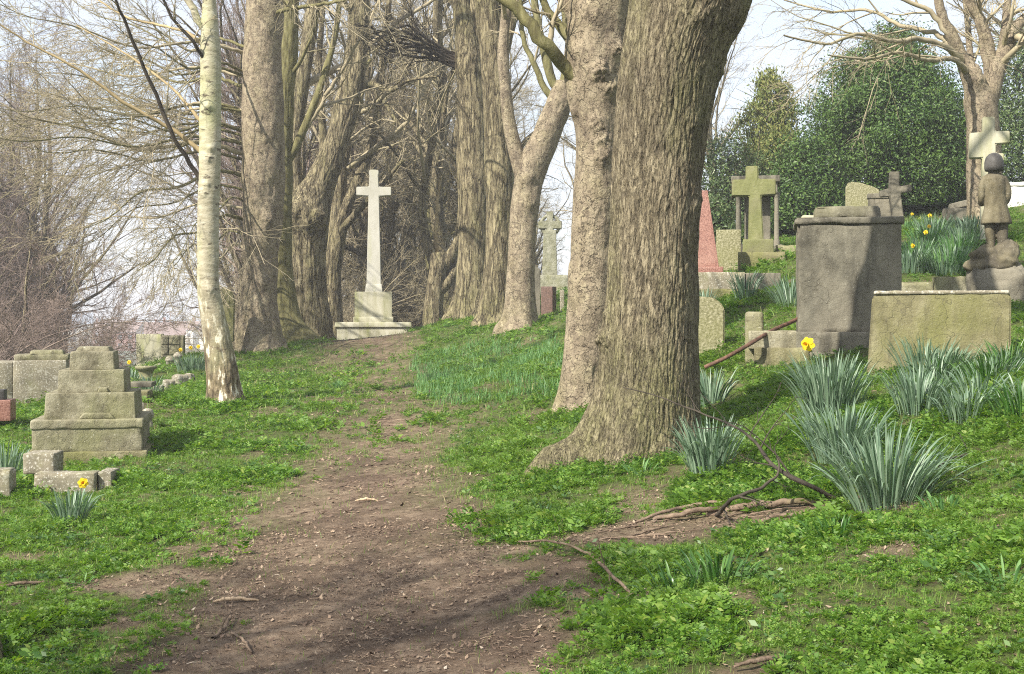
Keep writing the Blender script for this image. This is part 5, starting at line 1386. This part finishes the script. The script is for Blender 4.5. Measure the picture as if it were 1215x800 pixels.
# ------------------------------------------------------------------ daffodils
def strap_leaves(n, h, rb, rng, w=(.006, .010), spread=.45, N=8, tip=.35, lean_dir=None, flop=.25):
    az = rng.uniform(0, 2 * PI, n)
    if lean_dir is not None:
        az = np.where(rng.random(n) < .5, lean_dir + rng.normal(0, .9, n), az)
    rad = rb * np.sqrt(rng.random(n))
    base = np.stack([np.cos(az) * rad, np.sin(az) * rad, np.full(n, -.03)], -1)
    L = h * rng.uniform(.72, 1.12, n)
    lean = spread * (rad / rb) * rng.uniform(.5, 1.2, n) + rng.uniform(0, .18, n)
    curl = np.where(rng.random(n) < flop, rng.uniform(.5, 1.5, n), rng.uniform(0, tip, n))
    out = np.stack([np.cos(az), np.sin(az), np.zeros(n)], -1)
    p = base.copy(); P_, ang = [p.copy()], lean * .4
    for k in range(1, N):
        t = k / (N - 1)
        a = lean * (.4 + .6 * t) + curl * t ** 3
        p = p + (out * np.sin(a)[:, None] + np.array([0, 0, 1.0]) * np.cos(a)[:, None]) * (L / (N - 1))[:, None]
        P_.append(p.copy())
    Pt = np.stack(P_, 1)
    T = unit(np.gradient(Pt, axis=1))
    fa = az + PI / 2 + rng.uniform(-.8, .8, n)
    wd = np.stack([np.cos(fa), np.sin(fa), np.zeros(n)], -1)[:, None, :]
    wd = unit(wd - (wd * T).sum(-1, keepdims=True) * T)
    nrm = np.cross(T, wd)
    t = np.linspace(0, 1, N)
    ww = rng.uniform(w[0], w[1], n)[:, None] * np.clip(np.minimum(.7 + .6 * t, (1 - t) * 5), .04, 1)[None]
    V = np.stack([Pt - wd * ww[..., None], Pt - nrm * (ww * .3)[..., None], Pt + wd * ww[..., None]], 2)
    idx = np.arange(n * N * 3).reshape(n, N, 3)
    q = np.stack([idx[:, :-1, :-1], idx[:, :-1, 1:], idx[:, 1:, 1:], idx[:, 1:, :-1]], -1)
    return V.reshape(-1, 3), q.reshape(-1, 4)

def add_flower(parent, pos, face, rng, s=1.0):
    """a daffodil: stalk, six petals and a trumpet"""
    pos = np.array(pos, float)
    face = unit(np.array(face, float))
    foot = np.array([pos[0] * .35, pos[1] * .35, 0])
    c, r, _ = spline([foot, foot * .6 + pos * .4 + [0, 0, .02], pos - face * .03 * s + [0, 0, .02], pos - face * .012 * s], [.0035, .0035, .003, .004], 14)
    Buf().add(*tubes(c[None], r[None], 6)).build('stalk', M['stalk'], parent)
    a1 = unit(np.cross(face, [0, 0, 1.0])); a2 = np.cross(a1, face)
    b = Buf()
    for k in range(6):
        a = k * PI / 3 + .2
        rdir = a1 * math.cos(a) + a2 * math.sin(a); sd = np.cross(face, rdir)
        off = face * (-.002 if k % 2 else .001)
        L = .04 * s
        rows = []
        for t, w, f in [(.0, .3, 0), (.35, .95, .002), (.65, 1, .002), (.88, .6, -.002), (1, .05, -.006)]:
            c0 = pos + off + rdir * L * t + face * f * s
            rows += [c0 - sd * w * .017 * s + face * .002, c0 - face * .001, c0 + sd * w * .017 * s + face * .002]
        b.add(rows, grid_quads(5, 3))
    fl = b.build('flower', M['petal'], parent)
    pr = [(.004, 0), (.0085, .006), (.0095, .02), (.0105, .03), (.0165, .037), (.015, .0365), (.009, .03), (.0075, .01), (.001, .006)]
    sg = 16; th = np.arange(sg) * 2 * PI / sg
    V = np.array([[pos + face * z * s + (a1 * math.cos(t) + a2 * math.sin(t)) * rr * s * (1 + (.12 * math.sin(6 * t) if z > .033 else 0)) for t in th] for rr, z in pr])
    Buf().add(V.reshape(-1, 3), grid_quads(len(pr), sg, True)).build('trumpet', M['trumpet'], fl)

_GC = 'daffodil clumps on the grave slopes'
def daffodil(label, u, v, d, n, h, rb, flowers=(), spread=.45, seed=0, group=None, mat='leaf_daffodil', w=(.006, .010), name='daffodil', cat='plant', flop=.25, tip=.35):
    rng = np.random.default_rng(400 + seed)
    p = P(u, v, d)
    z = g1(p[0], p[1])
    o = thing(name, label, cat, (p[0], p[1], z), 0, group)
    Buf().add(*strap_leaves(int(n * 1.7), h, rb, rng, (w[0] * .72, w[1] * .75), spread, flop=flop, tip=tip)).build('leaves', M[mat], o)
    for f in flowers:
        add_flower(o, f[:3], f[3:6], rng, f[6] if len(f) > 6 else 1)
    return o
daffodil('largest blue-green daffodil clump, its leaves fanned wide, at the front right', 1052, 606, 7.5, 135, .52, .2, (), .95, 1, w=(.007, .0115))
daffodil('upright dense daffodil clump in front of the foot of the thickest trunk', 843, 568, 9, 120, .47, .13, (), .55, 2)
daffodil('tall daffodil clump with one yellow flower below the dark pedestal', 985, 492, 10, 150, .55, .2, [(-.2, -.1, .57, -.55, -.75, -.05, 1.5)], .6, 3)
daffodil('daffodil clump without flowers behind the largest fanned one', 1000, 548, 8.7, 120, .42, .2, (), .7, 4)
daffodil('dark upright daffodil clump between the fanned one and the slab', 1088, 512, 9.3, 80, .36, .14, (), .6, 5)
daffodil('spare daffodil leaves standing against the broad mossy slab', 1098, 462, 10.6, 55, .45, .16, (), .5, 6)
daffodil('shaded dark daffodil clump tucked against the right side of the thickest trunk', 843, 470, 11.9, 55, .4, .13, (), .8, 7)
daffodil('small grey-green daffodil clump with one flower alone on the left verge', 84, 632, 9.6, 55, .3, .1, [(.1, -.02, .31, .3, -.9, .1, 1.05)], .55, 8)
daffodil('daffodil leaves cut by the left edge beside the stepped plinth', 6, 556, 12.3, 50, .36, .16, (), .35, 9)
daffodil('daffodil clump with three yellow flowers between the headstones and the birch', 228, 424, 24.5, 90, .36, .28, [(-.2, -.1, .42, -.3, -.9, .1, 1.05), (.0, -.1, .46, .2, -.9, .1, 1.05), (.14, -.08, .48, .1, -.9, .2, 1.05)], .4, 10, w=(.008, .014))
daffodil('few daffodil leaves in front of the ragged stones by the urn', 178, 473, 19, 30, .35, .14, (), .6, 11, w=(.008, .013))
daffodil('daffodils in flower around the stone urn', 152, 452, 23.2, 50, .3, .3, [(.05, -.1, .36, .1, -.9, .1, 1.05), (.28, -.1, .18, .2, -.9, .1, 1.5)], .5, 12, w=(.008, .014))
daffodil('upright daffodil leaves at the left of the lichened kerb wall', 838, 353, 17.0, 40, .3, .14, (), .4, 13)
daffodil('daffodil leaves spilling over the middle of the lichened kerb wall', 884, 350, 16.8, 55, .42, .13, (), .5, 14)
daffodil('arching daffodil leaves beside the left edge of the dark pedestal', 938, 352, 15.6, 60, .42, .17, (), .8, 15)
# the drift of daffodils between pedestal and stone child: one can tell the clumps apart
_rd = np.random.default_rng(55)
_dl = ['daffodil clump in the drift beside the stone child']
for k in range(22):
    u = 1076 + 84 * ((k * .618) % 1); v = 268 + 62 * ((k * .7548 + .1) % 1)
    p = G(u, v, 8)
    fl = [(_rd.uniform(-.1, .1), -.15, _rd.uniform(.3, .37), _rd.uniform(-.5, .5), -.8, .1, .85)] if k % 5 == 0 else ()
    rng = np.random.default_rng(600 + k)
    o = thing('daffodil', 'daffodil clump with a flower in the drift beside the stone child' if fl else 'flowerless daffodil clump in the drift beside the stone child', 'plant', p, 0, 'flowering clumps in the drift beside the stone child' if fl else 'daffodil drift beside the stone child')
    Buf().add(*strap_leaves(85, rng.uniform(.28, .42), .24, rng, (.006, .01), .5)).build('leaves', M['leaf_daffodil' if k % 3 else 'leaf_sward'], o)
    for f in fl: add_flower(o, f[:3], f[3:6], rng, f[6])
for k in range(14):
    u = 1090 + 135 * ((k * .618 + .2) % 1); v = 425 + 75 * ((k * .7548 + .4) % 1)
    p = G(u, v, 5)
    rng = np.random.default_rng(640 + k)
    o = thing('daffodil', 'low daffodil clump in the bed below the broad slab at the right edge', 'plant', p, 0, 'low daffodils in the bed at the right edge')
    Buf().add(*strap_leaves(75, rng.uniform(.22, .33), .17, rng, (.0035, .0065), .75, flop=.5)).build('leaves', M['leaf_daffodil' if k % 3 else 'leaf_strap'], o)
for k, (u, v, hh, nn, lab) in enumerate([(850, 690, .2, 70, 'dark glossy strap-leaved tuft at the centre of the front bank'), (805, 700, .17, 55, 'smaller dark strap-leaved tuft left of the glossy one'), (990, 640, .17, 40, 'dark strap-leaved tuft below the largest daffodil clump'), (645, 610, .13, 26, 'low dark tuft of broad leaves at the path edge near the root'),
                                       (1120, 600, .14, 36, 'pale narrow-leaved tuft right of the largest daffodil clump'), (760, 560, .16, 20, 'thin pale grass tuft at the foot of the thickest trunk'), (95, 690, .1, 14, 'small pale tuft alone on the left verge near the camera'), (1195, 690, .16, 12, 'sparse long-bladed tuft at the right edge near the camera'), (400, 462, .2, 60, 'grassy blue-green tuft at the left edge of the path'), (330, 560, .16, 18, 'tiny grass tuft on the worn left edge of the path')]):
    p = G(u, v, 3.5)
    rng = np.random.default_rng(700 + k)
    o = thing('bluebell_tuft', lab, 'plant', p)
    Buf().add(*strap_leaves(nn, hh, .16 if k < 3 else .1, rng, (.004, .0075), .9, flop=.6)).build('leaves', M['leaf_strap' if k in (0, 1, 2, 3) else 'leaf_sward'], o)
# the thick blue-green sward left of the smooth trunk: beyond counting
_rs = np.random.default_rng(90)
sw = Buf()
n = 15000
uu = _rs.uniform(488, 672, n); vv_ = _rs.uniform(398, 492, n)
x = np.empty(n); y = np.empty(n)
yy = np.linspace(13, 28, 200)
x0 = _rs.uniform(-2.2, .75, n * 2); y0 = _rs.uniform(13.2, 24, n * 2)
z0 = gz0(x0, y0)
u_ = 607.5 + F * x0 / y0; v_ = HOR - F * (z0 - EYE) / y0
_j = n2(x0, y0, 1.2, 33, 3); u_ = u_ + 40 * _j; v_ = v_ + 16 * _j
k = (u_ > 486 + .35 * np.abs(v_ - 440)) & (u_ < 674) & (v_ > 412 - .12 * (u_ - 500)) & (v_ < 486 - .16 * np.abs(u_ - 560)) & (_rs.random(n * 2) < .06 + .6 * sstep(-.3, .2, n2(x0, y0, 1.6, 120, 2)))
x, y = x0[k], y0[k]
sw.add(*blades(x, y, gz(x, y) - .01, _rs.uniform(.05, .2, len(x)) * (.7 + .7 * sstep(-.3, .4, n2(x, y, 1.5, 44, 2))), np.full(len(x), .0055), _rs, .7, 4))
tag(sw.build('sward', M['leaf_sward'], smooth=False), 'thick blue-green sward of narrow leaves on the bank left of the smooth plane tree', 'leaves', kind='stuff')

# ------------------------------------------------------------------ fallen wood
def branch(name, label, pts, rad, mat, cat='branch', sides=8, tw=0, seed=0, group=None, spr=(.2, .5), bias=None):
    c, r, s = spline(np.array(pts), rad, 50)
    rng = np.random.default_rng(900 + seed)
    jit = rng.normal(size=c.shape)
    for _ in range(3): jit[1:-1] = (jit[:-2] + jit[1:-1] + jit[2:]) / 2.2
    c[1:-1] += jit[1:-1] * r[1:-1, None] * (.35 if tw else .2)
    r = r * (1 + .12 * np.sin(np.arange(len(r)) * 1.1 + seed) * rng.random(len(r)))
    base = c[0].copy()
    if tw:
        o = thing(name, label, cat, base, 0, group)
        Buf().add(*tubes(c[None] - base, r[None], sides)).build('stem', M[mat], o)
        A, RA = grow(c[None], r[None], tw, rng, .1, 1, (.4, 1.1), spr, .55, N=8, wander=.16, up=.02, minr=.0022, bias=bias)
        B_, RB = grow(A, RA, 4, rng, .2, 1, (.4, 1), (.25, .6), .6, N=6, wander=.18, minr=.0016)
        b = Buf().add(*tubes(A - base, RA, 5)).add(*tubes(B_ - base, RB, 4))
        tag(b.build('twigs', M[mat], o), kind='stuff')
        return o
    o = Buf().add(*tubes(c[None] - base, r[None], sides)).build(name, M[mat])
    o.location = base
    return tag(o, label, cat, group)
def on(u, v, h=0.0):
    p = G(u, v, 3.4); p[2] += h; return p
g_ = on
branch('fallen_branch', 'black dead branch with forking twigs reaching from the big trunk towards the fanned daffodils', [on(990, 594, .03), P(950, 572, 7.75), P(918, 552, 7.95), P(900, 528, 8.2), P(880, 512, 8.5), P(850, 497, 8.9), P(815, 484, 9.3), P(780, 470, 9.6), P(738, 459, 9.8)], [.014, .015, .013, .011, .009, .0075, .006, .005, .003], 'twig_dark', tw=11, seed=1, spr=(.12, .3), bias=(0, 0, .3))
branch('fallen_branch', 'crooked black stick standing from the log pile below the black branch', [on(850, 612, .0), P(870, 592, 7.6), P(905, 578, 7.7), P(925, 560, 7.8), P(918, 530, 7.9)], [.013, .012, .010, .007, .003], 'twig_dark', tw=5, seed=2, spr=(.2, .4))
branch('fallen_branch', 'thin dark twig arching across the bank beside the big daffodil clump on the right', [on(1110, 560, .05), P(1130, 545, 7.9), P(1160, 535, 8), P(1190, 528, 8.2), P(1215, 520, 8.3)], [.008, .007, .006, .005, .003], 'twig_dark', tw=4, seed=3, spr=(.2, .4))
for k, (u0, v0, u1, v1, r0, lab) in enumerate([(775, 622, 905, 603, .017, 'long brown dead limb lying lowest in the fallen wood on the bank'), (840, 612, 985, 594, .022, 'thickest mossy log in the fallen wood beside the fanned daffodils'), (745, 628, 860, 600, .011, 'slender brown stick crossing the fallen wood at its left end'), (880, 626, 990, 606, .013, 'short log at the right end of the fallen wood'), (800, 610, 930, 598, .010, 'thin pale stick lying along the top of the fallen wood')]):
    a, b = on(u0, v0, .008), on(u1, v1, .012)
    branch('fallen_log', lab, [a, a * .66 + b * .34 + [0, 0, .03], a * .33 + b * .67 + [0, .02, .02], b], [r0 * .8, r0, r0 * .9, r0 * .7], 'wood_dead', 'log', 9, 0, 10 + k)
_rk = np.random.default_rng(123)
_rl = ['thin root-like stick in the bare strip below the fallen wood, among many alike']
for k in range(12):
    u0 = _rk.uniform(690, 900); v0 = 640 - (u0 - 690) * .17 + _rk.uniform(-10, 14)
    a = on(u0, v0, .006); az = _rk.normal(0, .25); L = _rk.uniform(.2, .6)
    b = a + np.array([math.cos(az), math.sin(az), 0]) * L; b[2] = g1(b[0], b[1]) + .008
    m_ = (a + b) / 2 + _rk.normal(size=3) * [.02, .03, 0]; m_[2] = g1(m_[0], m_[1]) + .014
    branch('dead_stick', 'thin brown stick lying in the bare soil strip below the big trunk', [a, m_, b], [.004, .006, .003], 'wood_dead', 'stick', 6, 0, 60 + k, 'thin sticks strewn over the bare strip')
a, b, c_ = on(615, 648, .02), on(690, 668, .05), on(752, 714, .02)
branch('fallen_branch', 'long thin stick lying across the bank in front of the strap-leaved tufts', [a, (a + b) / 2 + [0, 0, .03], b, (b + c_) / 2 + [0, 0, .02], c_], [.005, .007, .008, .009, .008], 'wood_dead', tw=3, seed=20, spr=(.08, .2))
branch('fallen_branch', 'forked bare twig lying on the path near the camera', [on(252, 762, .01), on(266, 750, .02), on(275, 735, .03)], [.008, .009, .005], 'wood_dead', tw=3, seed=21, spr=(.6, 1.0))
branch('fallen_branch', 'thin curved stick at the bottom left edge of the path', [on(275, 755, .01), on(290, 768, .02), on(299, 778, .01)], [.006, .007, .005], 'wood_dead', 'stick', 6, 0, 22)
for k, (u, v, L, az, lab) in enumerate([(320, 530, .35, .2, 'pale strip of bark lying on the grass right of the birch'), (218, 518, .28, 1.0, 'orange-brown strip of bark lying on the grass below the birch'), (30, 695, .45, .5, 'grey stick lying on the left verge by the edge of the picture'), (435, 596, .18, 0, 'pale chip of wood lying in the middle of the path'), (280, 715, .25, .1, 'pale straight chip of wood on the left edge of the path'), (910, 795, .3, .4, 'dark stick poking from the weeds at the bottom edge'), (345, 500, .2, .1, 'small brown stick on the grass between birch and path')]):
    p = on(u, v, .012)
    d = np.array([math.cos(az), math.sin(az), 0]) * L / 2
    branch('fallen_stick', lab, [p - d, p + [0, 0, .015], p + d], [.006, .011, .005], 'wood_dead' if k in (2, 5) else 'chip', 'stick', 7, 0, 30 + k) if 'chip' in M else None
# small stones lying about the path

# ------------------------------------------------------------------ pale air between the trees
bm = bmesh.new(); bmesh.ops.create_cube(bm, size=1)
me = bpy.data.meshes.new('haze'); bm.to_mesh(me); bm.free()
hz = link('haze', me); hz.scale = (5600, 5400, 41); hz.location = (0, 2200, 10.5)
hm = bpy.data.materials.new('haze'); hm.use_nodes = True
hm.node_tree.nodes.remove(hm.node_tree.nodes['Principled BSDF'])
pv = hm.node_tree.nodes.new('ShaderNodeVolumePrincipled')
pv.inputs['Color'].default_value = (.93, .95, 1, 1); pv.inputs['Density'].default_value = .0016
hm.node_tree.links.new(pv.outputs[0], hm.node_tree.nodes['Material Output'].inputs['Volume'])
me.materials.append(hm)
tag(hz, 'thin pale haze softening the far trees', 'haze', kind='stuff')
